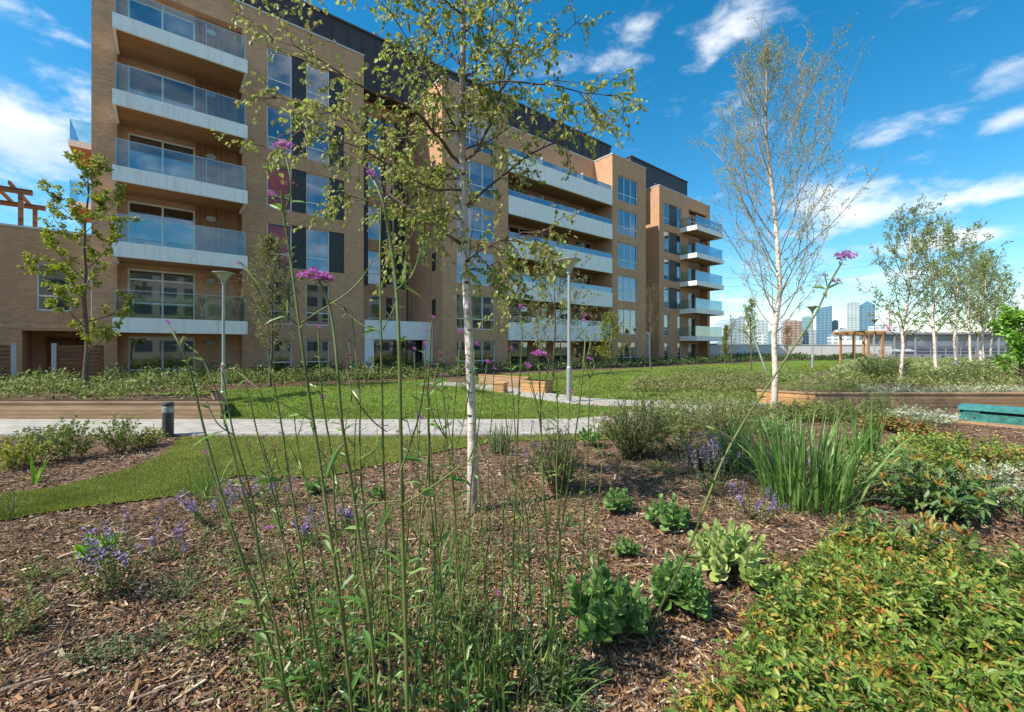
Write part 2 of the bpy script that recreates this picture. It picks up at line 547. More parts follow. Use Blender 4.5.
M['pergola'] = woodmat('pergola_timber', (0.19, 0.105, 0.06), (0.30, 0.17, 0.10), axis=0, board=0.4, baxis=2)
M['concrete'] = plain('concrete_paving', (0.44, 0.42, 0.39), 0.85, 0.12, 3.5, 0.2)
M['grey_wall'] = plain('grey_wall', (0.70, 0.67, 0.63), 0.85, 0.06, 0.6)
M['rail_grey'] = plain('rail_grey', (0.30, 0.32, 0.34), 0.6, 0.15)
M['teal'] = plain('teal_paint', (0.028, 0.155, 0.13), 0.6, 0.55, 9.0, 0.2)
M['teal_top'] = plain('teal_paint_top', (0.045, 0.22, 0.21), 0.6, 0.4, 9.0, 0.2)
M['lampglass'] = plain('frosted_lamp', (0.45, 0.42, 0.36), 0.35, 0.05)
M['galv'] = plain('galvanised_post', (0.36, 0.38, 0.37), 0.45, 0.1, 3, metallic=0.3)
M['bark'] = plain('brown_bark', (0.13, 0.095, 0.065), 0.85, 0.4, 14, 0.5)
M['twig'] = plain('twig_brown', (0.10, 0.05, 0.035), 0.7, 0.35, 9)
M['twig_pale'] = plain('twig_pale_grey', (0.27, 0.20, 0.14), 0.7, 0.35, 6)
M['birch'] = birch_bark()
M['birch_young'] = birch_bark(2.9)
M['birch_tall'] = birch_bark(5.0)
M['deadwood'] = plain('dead_wood', (0.27, 0.20, 0.14), 0.9, 0.45, 25, 0.6)
M['birch_leaf'] = leafmat('birch_leaves', [(0.27, 0.33, 0.06), (0.38, 0.43, 0.12), (0.17, 0.23, 0.045), (0.48, 0.50, 0.20), (0.30, 0.27, 0.09)], 0.45)
M['birch_leaf_small'] = leafmat('birch_leaves_small', [(0.34, 0.40, 0.10), (0.44, 0.48, 0.15), (0.26, 0.32, 0.08), (0.38, 0.38, 0.15)], 0.4)
M['maple_leaf'] = leafmat('maple_leaves', [(0.24, 0.27, 0.03), (0.34, 0.36, 0.06), (0.14, 0.19, 0.03), (0.28, 0.30, 0.06)], 0.42)
M['tree_leaf'] = leafmat('tree_leaves', [(0.24, 0.31, 0.09), (0.33, 0.40, 0.15), (0.16, 0.22, 0.06), (0.40, 0.45, 0.20)], 0.35)
M['olive_leaf'] = leafmat('olive_leaves', [(0.19, 0.21, 0.07), (0.27, 0.28, 0.11), (0.11, 0.13, 0.04), (0.30, 0.27, 0.12)], 0.3)
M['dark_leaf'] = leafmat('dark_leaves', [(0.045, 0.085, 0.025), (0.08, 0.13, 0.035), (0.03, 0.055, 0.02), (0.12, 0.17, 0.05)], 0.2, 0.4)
M['shrub_leaf'] = leafmat('shrub_leaves', [(0.14, 0.20, 0.04), (0.22, 0.28, 0.07), (0.08, 0.13, 0.03), (0.28, 0.30, 0.11)], 0.3)
M['pale_leaf'] = leafmat('pale_leaves', [(0.30, 0.34, 0.18), (0.44, 0.46, 0.30), (0.15, 0.22, 0.08), (0.50, 0.52, 0.38)], 0.25)
M['sedum'] = leafmat('stonecrop_leaves', [(0.14, 0.28, 0.06), (0.21, 0.36, 0.10), (0.28, 0.42, 0.15), (0.15, 0.26, 0.08)], 0.25, 0.42)
M['sedum_pale'] = leafmat('pale_stonecrop_leaves', [(0.30, 0.42, 0.10), (0.42, 0.52, 0.17), (0.24, 0.36, 0.10), (0.48, 0.52, 0.22)], 0.25, 0.42)
M['lime'] = leafmat('lime_leaves', [(0.20, 0.42, 0.04), (0.28, 0.50, 0.07), (0.14, 0.30, 0.04)], 0.35)
M['iris'] = leafmat('blade_leaves', [(0.09, 0.20, 0.035), (0.15, 0.28, 0.06), (0.05, 0.12, 0.03), (0.22, 0.34, 0.10)], 0.3, 0.38)
M['catmint'] = leafmat('catmint_leaves', [(0.14, 0.19, 0.08), (0.20, 0.25, 0.12), (0.09, 0.13, 0.05)], 0.25)
M['purple'] = leafmat('purple_florets', [(0.28, 0.19, 0.38), (0.40, 0.29, 0.50), (0.20, 0.14, 0.28)], 0.35)
M['magenta'] = leafmat('magenta_florets', [(0.50, 0.10, 0.42), (0.62, 0.18, 0.55), (0.34, 0.05, 0.28), (0.62, 0.26, 0.60)], 0.3)
M['bud'] = leafmat('dark_buds', [(0.20, 0.05, 0.09), (0.28, 0.10, 0.12), (0.14, 0.08, 0.05)], 0.1)
M['stem'] = plain('green_stem', (0.115, 0.14, 0.035), 0.55, 0.35, 9)
M['stem_brown'] = plain('brown_stem', (0.17, 0.12, 0.055), 0.6, 0.35, 9)
def patchy_leafmat(name, greens, warms, trans=0.34):
    """green leaves with patches of yellow and orange-red young growth"""
    m, N = mat(name)
    g = N.node('ShaderNodeNewGeometry')
    tc = N.node('ShaderNodeTexCoord')
    c1 = N.ramp(g.outputs['Random Per Island'], [(i / len(greens), c) for i, c in enumerate(greens)], 'CONSTANT')
    c2 = N.ramp(g.outputs['Random Per Island'], [(i / len(warms), c) for i, c in enumerate(warms)], 'CONSTANT')
    nz = N.node('ShaderNodeTexNoise', {'Vector': tc.outputs['Object'], 'Scale': 2.1, 'Detail': 3.0})
    wn = N.node('ShaderNodeTexWhiteNoise', {'W': g.outputs['Random Per Island']}, noise_dimensions='1D')
    f = N.math('GREATER_THAN', N.math('ADD', N.math('MULTIPLY', nz.outputs[0], 1.5), N.math('MULTIPLY', wn.outputs[0], 0.6)), 1.11)
    c = N.mix(f, c1, c2)
    nd = N.node('ShaderNodeTexNoise', {'Vector': tc.outputs['Object'], 'Scale': 12.0, 'Detail': 4.0})
    c = N.node('ShaderNodeHueSaturation', {'Value': N.math('ADD', N.math('MULTIPLY', nd.outputs[0], 1.5), 0.28), 'Color': c}).outputs[0]
    p = N.node('ShaderNodeBsdfPrincipled', {'Base Color': c, 'Roughness': 0.42, 'Specular IOR Level': 0.4})
    t = N.node('ShaderNodeBsdfTranslucent', {'Color': c})
    mx = N.node('ShaderNodeMixShader', {0: trans, 1: p.outputs[0], 2: t.outputs[0]})
    finish(N, mx.outputs[0])
    return m


M['hyper'] = patchy_leafmat('groundcover_leaves', [(0.11, 0.21, 0.03), (0.17, 0.29, 0.04), (0.22, 0.33, 0.06), (0.08, 0.16, 0.025), (0.27, 0.34, 0.07), (0.13, 0.24, 0.04), (0.19, 0.29, 0.07)],
                            [(0.30, 0.36, 0.06), (0.40, 0.36, 0.07), (0.22, 0.32, 0.05), (0.36, 0.40, 0.08), (0.48, 0.27, 0.06), (0.28, 0.34, 0.06), (0.44, 0.34, 0.07), (0.22, 0.30, 0.05), (0.42, 0.17, 0.06), (0.50, 0.36, 0.06)])
M['rhodo'] = leafmat('glossy_dark_leaves', [(0.05, 0.12, 0.03), (0.09, 0.18, 0.045), (0.035, 0.08, 0.025), (0.15, 0.22, 0.06)], 0.15, 0.45, 0.45)
M['rhodo_new'] = leafmat('orange_new_leaves', [(0.42, 0.22, 0.05), (0.50, 0.35, 0.08), (0.36, 0.12, 0.05), (0.40, 0.40, 0.10)], 0.35)
M['heuchera'] = leafmat('red_leaves', [(0.22, 0.08, 0.05), (0.30, 0.15, 0.06), (0.20, 0.20, 0.05), (0.30, 0.26, 0.08)], 0.3)
M['grass'] = leafmat('lawn_grass', [(0.15, 0.22, 0.035), (0.20, 0.27, 0.05), (0.11, 0.17, 0.03), (0.27, 0.30, 0.08)], 0.3, nscale=0.9, namp=1.3)
M['grass_near'] = leafmat('dry_lawn_grass', [(0.17, 0.235, 0.035), (0.23, 0.28, 0.055), (0.13, 0.19, 0.025), (0.26, 0.25, 0.08)], 0.3, nscale=1.6, namp=1.3)


def chipmat():
    m, N = mat('wood_chips')
    g = N.node('ShaderNodeNewGeometry')
    cols = [(0.13, 0.075, 0.045), (0.26, 0.165, 0.105), (0.07, 0.042, 0.03), (0.34, 0.22, 0.145), (0.18, 0.10, 0.065), (0.47, 0.35, 0.24),
            (0.11, 0.07, 0.05), (0.30, 0.175, 0.105), (0.22, 0.14, 0.10), (0.05, 0.032, 0.025), (0.40, 0.25, 0.14), (0.60, 0.49, 0.37), (0.15, 0.09, 0.06), (0.25, 0.18, 0.14)]
    c = N.ramp(g.outputs['Random Per Island'], [(i / len(cols), cc) for i, cc in enumerate(cols)], 'CONSTANT')
    tc = N.node('ShaderNodeTexCoord')
    nz = N.node('ShaderNodeTexNoise', {'Vector': tc.outputs['Object'], 'Scale': 90.0, 'Detail': 3.0})
    big = N.node('ShaderNodeTexNoise', {'Vector': tc.outputs['Object'], 'Scale': 2.3, 'Detail': 4.0})
    hs = N.node('ShaderNodeHueSaturation', {'Value': N.math('MULTIPLY', N.math('ADD', N.math('MULTIPLY', nz.outputs[0], 0.8), 0.6), N.math('ADD', N.math('MULTIPLY', big.outputs[0], 1.1), 0.30)), 'Saturation': 1.12, 'Color': c})
    p = N.node('ShaderNodeBsdfPrincipled', {'Base Color': hs.outputs[0], 'Roughness': 0.85, 'Specular IOR Level': 0.2})
    finish(N, p.outputs[0])
    return m


def soilmat():
    m, N = mat('mulch_soil')
    tc = N.node('ShaderNodeTexCoord')
    mp = N.node('ShaderNodeMapping', {0: tc.outputs['Object'], 'Scale': (1, 1.6, 1), 'Rotation': (0, 0, 0.5)})
    v = N.node('ShaderNodeTexVoronoi', {'Vector': mp.outputs[0], 'Scale': 26.0, 'Randomness': 1.0})
    n = N.node('ShaderNodeTexNoise', {'Vector': tc.outputs['Object'], 'Scale': 60.0, 'Detail': 6.0, 'Roughness': 0.75})
    n2 = N.node('ShaderNodeTexNoise', {'Vector': tc.outputs['Object'], 'Scale': 1.3, 'Detail': 4.0})
    f = N.math('ADD', N.math('MULTIPLY', N.node('ShaderNodeSeparateColor', {0: v.outputs['Color']}).outputs[0], 0.5), N.math('MULTIPLY', n.outputs[0], 0.6))
    c = N.ramp(f, [(0.2, (0.035, 0.022, 0.015)), (0.5, (0.13, 0.08, 0.052)), (0.72, (0.24, 0.155, 0.105)), (0.9, (0.44, 0.33, 0.24))])
    c = N.node('ShaderNodeHueSaturation', {'Value': N.math('ADD', N.math('MULTIPLY', n2.outputs[0], 0.5), 0.7), 'Color': c}).outputs[0]
    b = N.node('ShaderNodeBump', {'Strength': 0.9, 'Distance': 0.02, 'Height': f})
    p = N.node('ShaderNodeBsdfPrincipled', {'Base Color': c, 'Roughness': 0.95, 'Normal': b.outputs[0], 'Specular IOR Level': 0.15})
    finish(N, p.outputs[0])
    return m


def turfmat(name, c1, c2):
    m, N = mat(name)
    tc = N.node('ShaderNodeTexCoord')
    n = N.node('ShaderNodeTexNoise', {'Vector': tc.outputs['Object'], 'Scale': 1.1, 'Detail': 8.0, 'Roughness': 0.7})
    n2 = N.node('ShaderNodeTexNoise', {'Vector': tc.outputs['Object'], 'Scale': 55.0, 'Detail': 4.0, 'Roughness': 0.8})
    f = N.math('ADD', N.math('MULTIPLY', n.outputs[0], 0.5), N.math('MULTIPLY', n2.outputs[0], 0.5))
    c = N.ramp(f, [(0.35, c1), (0.65, c2)])
    b = N.node('ShaderNodeBump', {'Strength': 0.8, 'Distance': 0.02, 'Height': n2.outputs[0]})
    p = N.node('ShaderNodeBsdfPrincipled', {'Base Color': c, 'Roughness': 0.9, 'Normal': b.outputs[0], 'Specular IOR Level': 0.1})
    finish(N, p.outputs[0])
    return m


M['chips'] = chipmat()
M['soil'] = soilmat()
M['turf'] = turfmat('lawn_turf', (0.085, 0.15, 0.018), (0.16, 0.24, 0.035))
M['turf_near'] = turfmat('lawn_turf_dry', (0.10, 0.145, 0.025), (0.22, 0.215, 0.055))
M['terrain'] = turfmat('distant_ground', (0.05, 0.08, 0.03), (0.12, 0.14, 0.06))


def pavemat():
    m, N = mat('paving_slabs')
    tc = N.node('ShaderNodeTexCoord')
    br = N.node('ShaderNodeTexBrick', {'Vector': tc.outputs['Object'], 'Color1': (0.40, 0.37, 0.33, 1), 'Color2': (0.32, 0.295, 0.26, 1), 'Mortar': (0.13, 0.12, 0.10, 1),
                                      'Scale': 1.0, 'Mortar Size': 0.012, 'Brick Width': 0.42, 'Row Height': 0.20})
    n = N.node('ShaderNodeTexNoise', {'Vector': tc.outputs['Object'], 'Scale': 2.0, 'Detail': 7.0, 'Roughness': 0.7})
    hs = N.node('ShaderNodeHueSaturation', {'Value': N.math('ADD', N.math('MULTIPLY', n.outputs[0], 0.5), 0.75), 'Color': br.outputs[0]})
    p = N.node('ShaderNodeBsdfPrincipled', {'Base Color': hs.outputs[0], 'Roughness': 0.85})
    finish(N, p.outputs[0])
    return m


M["paving"] = pavemat()

# ------------------------------------------------------------------ ground, lawns, paths
def grid_patch(name, poly, step, dz, m, kind='structure', flat=None):
    poly = np.array(poly, float)
    x0, y0 = poly.min(0)
    x1, y1 = poly.max(0)
    nx, ny = int((x1 - x0) / step) + 2, int((y1 - y0) / step) + 2
    gx, gy = np.meshgrid(x0 + np.arange(nx + 1) * step, y0 + np.arange(ny + 1) * step, indexing='ij')
    cx, cy = gx[:-1, :-1] + step / 2, gy[:-1, :-1] + step / 2
    keep = pip(cx, cy, poly)
    idx = np.arange(gx.size).reshape(gx.shape)
    Q = np.stack([idx[:-1, :-1], idx[1:, :-1], idx[1:, 1:], idx[:-1, 1:]], -1)[keep]
    Z = H(gx, gy) + dz
    V = np.stack([gx, gy, Z], -1).reshape(-1, 3)
    used = np.unique(Q)
    remap = np.full(len(V), -1)
    remap[used] = np.arange(len(used))
    o = MB().add(V[used], remap[Q]).build(name, m, smooth=True)
    return tag(o, kind=kind)


# terrain to the horizon with a hole-free step below the garden sheet
tag(MB().poly([(-3000, -600, -.35), (3500, -600, -.35), (3500, 5000, -.35), (-3000, 5000, -.35)]).build('terrain', M['terrain']), kind='structure')
grid_patch('ground', [(-45, -6), (70, -6), (70, 62), (-45, 62)], 0.25, 0.0, M['soil'])

near_lawn = [gp(*p) for p in [(-260, 505), (-60, 512), (0, 495), (50, 491), (125, 471), (165, 456), (182, 437.5), (330, 437.5), (480, 437.5), (600, 437), (640, 430)]] \
    + [gp(*p) for p in [(640, 440), (560, 441), (500, 442), (456, 450), (418, 458), (367, 468), (328, 477), (240, 477), (190, 497), (100, 508), (0, 524), (-260, 560)]]
grid_patch('lawn', near_lawn, 0.05, 0.018, M['turf_near'])

mid_lawn = [(-6.35, 9.45), (1.75, 9.45), (3.3, 10.6), (3.9, 11.2), (2.4, 11.35), (1.4, 12.1), (.3, 13.6), (-.9, 16.6), (-2.2, 17.6), (-3.4, 21.4), (-8, 18.0), (-12.6, 14.3), (-14, 13.0), (-9, 12.3), (-7.6, 11.6)]
grid_patch('lawn', mid_lawn, 0.10, 0.018, M['turf'])
far_lawn = [(1.0, 15.6), (2.2, 13.6), (3.2, 12.9), (5.5, 12.75), (8.0, 13.4), (9.2, 16.0), (17, 22), (22, 27), (27, 36), (46, 52), (34, 51), (20, 40.5), (9.6, 32), (3.0, 27), (-2.4, 23), (-1.6, 18.8)]
grid_patch('lawn', far_lawn, 0.12, 0.018, M['turf'])


def strip(name, line, w, z, m):
    L = np.array(line, float)
    T = np.gradient(L, axis=0)
    T = T / np.linalg.norm(T, axis=1, keepdims=True)
    Nn = np.stack([-T[:, 1], T[:, 0]], 1) * (np.array(w, float).reshape(-1, 1) / 2)
    A, B = L + Nn, L - Nn
    n = len(L)
    V = np.concatenate([np.c_[A, np.full(n, z)], np.c_[B, np.full(n, z)], np.c_[A, np.full(n, z - .06)], np.c_[B, np.full(n, z - .06)]])
    q = []
    for i in range(n - 1):
        q.append([n + i, n + i + 1, i + 1, i])
        q.append([i, i + 1, 2 * n + i + 1, 2 * n + i])
        q.append([n + i + 1, n + i, 3 * n + i, 3 * n + i + 1])
    return tag(MB().add(V, np.array(q)).build(name, m), kind='structure')


strip('path', [(-30, 8.53), (-15, 8.53), (-5, 8.53), (0, 8.53), (1.4, 8.6), (2.8, 9.2), (3.9, 10.4), (4.6, 11.5)], 1.62, 0.034, M['paving'])
strip('path', [(-3.6, 18.8), (-2.0, 17.9), (-.6, 16.3), (.7, 14.3), (1.9, 12.7), (3.2, 12.05), (5.0, 11.9), (7.0, 12.4)], 1.35, 0.038, M['paving'])

# ------------------------------------------------------------------ the apartment building (local x along facade, y backwards)
U = np.array([0.77535, 0.63153])
BK = np.array([-0.63153, 0.77535])
ANG = math.atan2(U[1], U[0])


def SD(s, D, z=0.0):
    p = U * s + BK * D
    return (p[0], p[1], z)


S0, D0 = 20.0, 25.0
apt = thing('apartment_building', 'long six storey tan brick apartment block with white balconies and dark set-back top storey', 'apartment building', SD(S0, D0, -.3), ANG)
OFF = np.array([S0, D0, -.3])


class BMB(MB):
    """mesh in facade coordinates (s, D, z)"""
    off = OFF

    def build(s, name, mats, parent=None, **k):
        s.v = [v - s.off for v in s.v]
        return MB.build(s, name, mats, parent if parent is not None else apt, **k)


def holed(mb, s0, s1, z0, z1, D, holes, depth=0.16, mi=0):
    xs = sorted({s0, s1, *[h[0] for h in holes], *[h[1] for h in holes]})
    zs = sorted({z0, z1, *[h[2] for h in holes], *[h[3] for h in holes]})
    for i in range(len(xs) - 1):
        for j in range(len(zs) - 1):
            cx, cz = (xs[i] + xs[i + 1]) / 2, (zs[j] + zs[j + 1]) / 2
            if any(h[0] < cx < h[1] and h[2] < cz < h[3] for h in holes):
                continue
            mb.poly([(xs[i], D, zs[j]), (xs[i + 1], D, zs[j]), (xs[i + 1], D, zs[j + 1]), (xs[i], D, zs[j + 1])], mi)
    for a, b, c, d in holes:
        mb.poly([(a, D, c), (a, D + depth, c), (a, D + depth, d), (a, D, d)], mi)
        mb.poly([(b, D, c), (b, D, d), (b, D + depth, d), (b, D + depth, c)], mi)
        mb.poly([(a, D, d), (a, D + depth, d), (b, D + depth, d), (b, D, d)], mi)
        mb.poly([(a, D, c), (b, D, c), (b, D + depth, c), (a, D + depth, c)], mi)


def side(mb, s, D0_, D1_, z0, z1, holes=(), mi=0):
    ys = sorted({D0_, D1_, *[h[0] for h in holes], *[h[1] for h in holes]})
    zs = sorted({z0, z1, *[h[2] for h in holes], *[h[3] for h in holes]})
    for i in range(len(ys) - 1):
        for j in range(len(zs) - 1):
            cy, cz = (ys[i] + ys[i + 1]) / 2, (zs[j] + zs[j + 1]) / 2
            if any(h[0] < cy < h[1] and h[2] < cz < h[3] for h in holes):
                continue
            mb.poly([(s, ys[i], zs[j]), (s, ys[i + 1], zs[j]), (s, ys[i + 1], zs[j + 1]), (s, ys[i], zs[j + 1])], mi)


FL = [-0.22 + 3 * k for k in range(7)]       # floor levels; FL[6] = roof slab
ZP = 18.62                                    # top of brick parapet


def window(a, b, c, d, D, cols=1, transom=0.30, blind=None, parent=None, ft=0.055, name='window', top=None, off=None):
    """white frame (part) with its pane and blind (sub-parts)"""
    cls = BMB
    f = cls()
    Dw = D + 0.10
    f.box(a, b, Dw, Dw + .07, c, c + ft)
    f.box(a, b, Dw, Dw + .07, d - ft, d)
    f.box(a, a + ft, Dw, Dw + .07, c + ft, d - ft)
    f.box(b - ft, b, Dw, Dw + .07, c + ft, d - ft)
    zt = []
    if transom:
        zt.append(c + (d - c) * transom)
    if top:
        zt.append(c + (d - c) * top)
    for z in zt:
        f.box(a + ft, b - ft, Dw + .004, Dw + .066, z - ft / 2, z + ft / 2)
    segs = [c + ft] + [v for z in zt for v in (z - ft / 2, z + ft / 2)] + [d - ft]
    for i in range(1, cols):
        x = a + (b - a) * i / cols
        for j in range(0, len(segs), 2):
            f.box(x - ft / 2, x + ft / 2, Dw + .002, Dw + .068, segs[j], segs[j + 1])
    w = f.build(name, M['frame'], parent)
    # sub-parts share the window's origin because every mesh is written in building coordinates
    g = cls()
    g.poly([(a + ft / 2, Dw + .035, c + ft / 2), (b - ft / 2, Dw + .035, c + ft / 2), (b - ft / 2, Dw + .035, d - ft / 2), (a + ft / 2, Dw + .035, d - ft / 2)])
    g.build('pane', M['glass_clear'] if blind and blind[0] == 'red' else M['glass'], w)
    if blind:
        kind, frac = blind
        bl = cls()
        if kind == 'roll':
            bl.box(a + ft, b - ft, Dw + .16, Dw + .175, d - (d - c) * frac, d - ft)
            bl.build('blind', M['blind'], w)
        else:
            m = M['red'] if kind == 'red' else M['blind']
            n = 9
            for lo, hi in ((a + ft, a + ft + (b - a) * frac), (b - ft - (b - a) * frac, b - ft)):
                xs = np.linspace(lo, hi, n)
                for i in range(n - 1):
                    o1, o2 = (.03 if i % 2 else 0), (0 if i % 2 else .03)
                    bl.poly([(xs[i], Dw + .18 + o1, c + ft), (xs[i + 1], Dw + .18 + o2, c + ft), (xs[i + 1], Dw + .18 + o2, d - ft), (xs[i], Dw + .18 + o1, d - ft)])
            bl.build('curtain', m, w)
    return w


rb = random.Random(5)


def rand_blind():
    r = rb.random()
    if r < .34: return ('roll', rb.choice((.22, .35, .5, .7)))
    if r < .66: return ('pair', rb.choice((.18, .25, .32)))
    return None


# --- block one -----------------------------------------------------
w1 = BMB()
B1a, B1b = -2.28, 9.17
BAY0, BAY1 = -1.48, 3.09
winA = [(4.18, 5.35), (6.04, 7.25)]
holes = [(BAY0, BAY1, -0.3, FL[5] + 2.62)]
for k in range(6):
    for j, (a, b) in enumerate(winA):
        z0 = FL[k] + (0.0 if k else .35)
        if k >= 2:
            bb = (6.04 if j == 0 else 8.05)
            holes.append((a, bb, z0, FL[k] + 2.27))
        else:
            holes.append((a, b, z0, FL[k] + 2.27))
holed(w1, B1a, B1b, -.6, ZP, 25.0, holes, depth=0.17)
# bay wall set back (brick below, boards above)
BD = 25.36
bay = []
for k in range(6):
    bay.append((-1.17, 1.23, FL[k] + (.02), FL[k] + 2.3))
for s in (BAY0, BAY1):
    side(w1, s, 25.165, BD, -.3, FL[5] + 2.62)
w1.poly([(BAY0, 25.165, FL[5] + 2.62), (BAY1, 25.165, FL[5] + 2.62), (BAY1, BD, FL[5] + 2.62), (BAY0, BD, FL[5] + 2.62)])
holed(w1, BAY0, BAY1, -.6, FL[5] + 2.62, BD, bay, depth=0.2)
side(w1, B1a, 25.0, 38, -.6, ZP)
side(w1, B1b, 25.0, 28.6, -.6, ZP)
w1.poly([(B1a, 38, -.6), (B1a, 38, ZP), (12, 38, ZP), (12, 38, -.6)])
w1.poly([(B1a, 25.3, 17.95), (B1b, 25.3, 17.95), (B1b, 38, 17.95), (B1a, 38, 17.95)])
w1.poly([(B1a, 25.3, 17.95), (B1b, 25.3, 17.95), (B1b, 25.3, ZP), (B1a, 25.3, ZP)])
w1.build('wall', M['brick'])
cp = BMB()
cp.box(B1a - .04, B1b + .04, 24.96, 25.34, ZP + .002, ZP + .09)
cp.build('coping', M['coping'])
rm = BMB()
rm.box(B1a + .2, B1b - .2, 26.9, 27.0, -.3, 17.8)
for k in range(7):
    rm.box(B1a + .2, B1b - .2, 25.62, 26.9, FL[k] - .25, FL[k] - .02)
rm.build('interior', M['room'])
red = {(2, 0), (3, 0)}
for k in range(6):
    for j, (a, b) in enumerate(winA):
        z0 = FL[k] + (0.0 if k else .35)
        bl = ('red', .47) if (k, j) in red else (('pair', .3) if (k, j) in ((3, 1), (2, 1)) else rand_blind())
        window(a, b, z0, FL[k] + 2.27, 25.0, 1, 0.30 if k else .35, bl)
        if k >= 2:
            p = BMB()
            p.box(b + .004, (6.036 if j == 0 else 8.046), 25.07, 25.2, z0 + .003, FL[k] + 2.267)
            for q in range(1, 6):
                zz = z0 + q * 2.27 / 6
                p.box(b + .01, (6.03 if j == 0 else 8.04), 25.062, 25.07, zz - .008, zz + .008)
            p.build('infill_panel', M['panel'])
    dw = window(-1.17, 1.23, FL[k] + .02, FL[k] + 2.3, BD, 2, None if k >= 2 else .34, rand_blind() if k != 5 else None, name='balcony_door' if k else 'window', ft=.07, top=(.80 if k == 1 else None))
    if k >= 2:
        c = BMB()
        c.box(1.235, BAY1 - .003, BD - .035, BD - .002, FL[k] + .01, FL[k] + 2.55)
        c.build('timber_cladding', M['clad'])
    li = BMB()
    n = 14
    ang = np.arange(n) * 2 * np.pi / n
    zc, sc_ = FL[k] + 2.02, 1.85
    ring = lambda r, D: np.stack([sc_ + r * np.cos(ang), np.full(n, D), zc + r * .62 * np.sin(ang)], 1)
    V = np.concatenate([ring(.22, BD - .04), ring(.22, BD - .10), ring(.17, BD - .13)])
    i = np.arange(n)
    li.add(V, [np.stack([i, (i + 1) % n, n + (i + 1) % n, n + i], 1), np.stack([n + i, n + (i + 1) % n, 2 * n + (i + 1) % n, 2 * n + i], 1), (2 * n + i)[None]])
    lo_ = li.build('wall_light', M['blind'])

# balconies of block one
for k in range(1, 6):
    z1 = FL[k]
    b = BMB()
    b.box(-1.51, 3.06, 23.0, 23.10, z1 - .60, z1)                 # white front fascia
    b.box(-1.51, -1.41, 23.1, 24.99, z1 - .60, z1)
    b.box(2.96, 3.06, 23.1, 24.99, z1 - .60, z1)
    b.box(-1.41, 2.96, 23.1, 25.15, z1 - .16, z1 - .01)
    bo = b.build('balcony', M['white'])
    sf = BMB()
    sf.box(-1.41, 2.96, 23.1, 25.16, z1 - .52, z1 - .48)
    sf.build('soffit', M['soffit'], bo)
    g = BMB()
    e = 0.012
    for a_, b_ in ((-1.42, .02), (.05, 1.5), (1.53, 2.97)):
        g.box(a_, b_, 23.14, 23.14 + e, z1 + .02, z1 + 1.08)
    g.box(-1.43, -1.43 + e, 23.17, 24.95, z1 + .02, z1 + 1.08)
    g.box(2.98 - e, 2.98, 23.17, 24.95, z1 + .02, z1 + 1.08)
    g.build('balustrade', M['balglass'], bo)
    h = BMB()
    for s in (-1.43, .03, 1.51, 2.96):
        h.box(s, s + .03, 23.16, 23.2, z1, z1 + 1.1)
    h.box(-1.44, 2.99, 23.125, 23.165, z1 + 1.085, z1 + 1.11)
    h.box(-1.45, -1.41, 23.17, 24.95, z1 + 1.085, z1 + 1.11)
    h.box(2.955, 2.995, 23.17, 24.95, z1 + 1.085, z1 + 1.11)
    h.build('handrail', M['steel'], bo)

# balconies on the far end wall
for k in (3, 4, 2):
    z1 = FL[k]
    b = BMB()
    b.box(-3.55, -2.285, 30.0, 33.2, z1 - .30, z1)
    bo = b.build('balcony', M['white'])
    g = BMB()
    g.box(-3.5, -2.3, 30.05, 30.062, z1 + .02, z1 + 1.05)
    g.box(-3.5, -3.488, 30.07, 33.1, z1 + .02, z1 + 1.05)
    g.build('balustrade', M['balglass'], bo)
    sf = BMB()
    sf.box(-3.5, -2.3, 30.05, 33.1, z1 - .34, z1 - .302)
    sf.build('soffit', M['soffit'], bo)

# --- stair core with the entrance ---------------------------------
CD = 28.3
wc = BMB()
core_h = []
for k in range(1, 6):
    core_h.append((10.67, 11.57, FL[k] + .05, FL[k] + 2.3))
holed(wc, 9.17, 13.7, 3.0, ZP, CD, core_h + [(11.9, 12.5, FL[k] + .05, FL[k] + 2.3) for k in range(1, 6)], depth=.2)
wc.poly([(9.17, 28.6, 17.95), (13.7, 28.6, 17.95), (13.7, 38, 17.95), (9.17, 38, 17.95)])
wc.build('wall', M['brick'])
cp = BMB()
cp.box(9.21, 13.65, CD - .04, CD + .34, ZP + .002, ZP + .09)
cp.build('coping', M['coping'])
for k in range(1, 6):
    window(10.67, 11.57, FL[k] + .05, FL[k] + 2.3, CD, 1, .32, rand_blind() if k > 1 else ('roll', .3))
    window(11.9, 12.5, FL[k] + .05, FL[k] + 2.3, CD, 1, .32, None)
pn = BMB()
for a, b in ((10.1, 10.66), (12.51, 13.3), (11.58, 11.89)):
    pn.box(a, b, CD - .03, CD - .004, FL[2] - .1, 17.2)
pn.build('infill_panel', M['panel'])
dp = BMB()
dp.tubes([[(13.45, CD - .1, 3.2), (13.45, CD - .1, 18.4)]], .06, 8)
dp.build('downpipe', M['dark_metal'])
rm = BMB()
rm.box(9.4, 13.5, 30.0, 30.1, -.3, 17.8)
for k in range(1, 7):
    rm.box(9.4, 13.5, 28.56, 30.0, FL[k] - .25, FL[k] - .02)
rm.build('interior', M['room'])
ec = BMB()
ec.box(9.2, 13.66, 24.9, 28.25, 2.05, 3.2)
ec.box(9.2, 9.75, 24.93, 25.5, -.6, 2.048)
ec.box(13.2, 13.66, 24.93, 25.5, -.6, 2.048)
ent = ec.build('entrance_canopy', M['white'])
ed = BMB()
for x in (9.76, 10.6, 11.44, 12.28, 13.12):
    ed.box(x, x + .07, 25.9, 25.97, -.3, 2.04)
ed.box(9.76, 13.19, 25.9, 25.97, 1.6, 1.67)
edo = ed.build('entrance_door', M['dark_metal'])
eg = BMB()
eg.poly([(9.76, 25.94, -.3), (13.19, 25.94, -.3), (13.19, 25.94, 2.04), (9.76, 25.94, 2.04)])
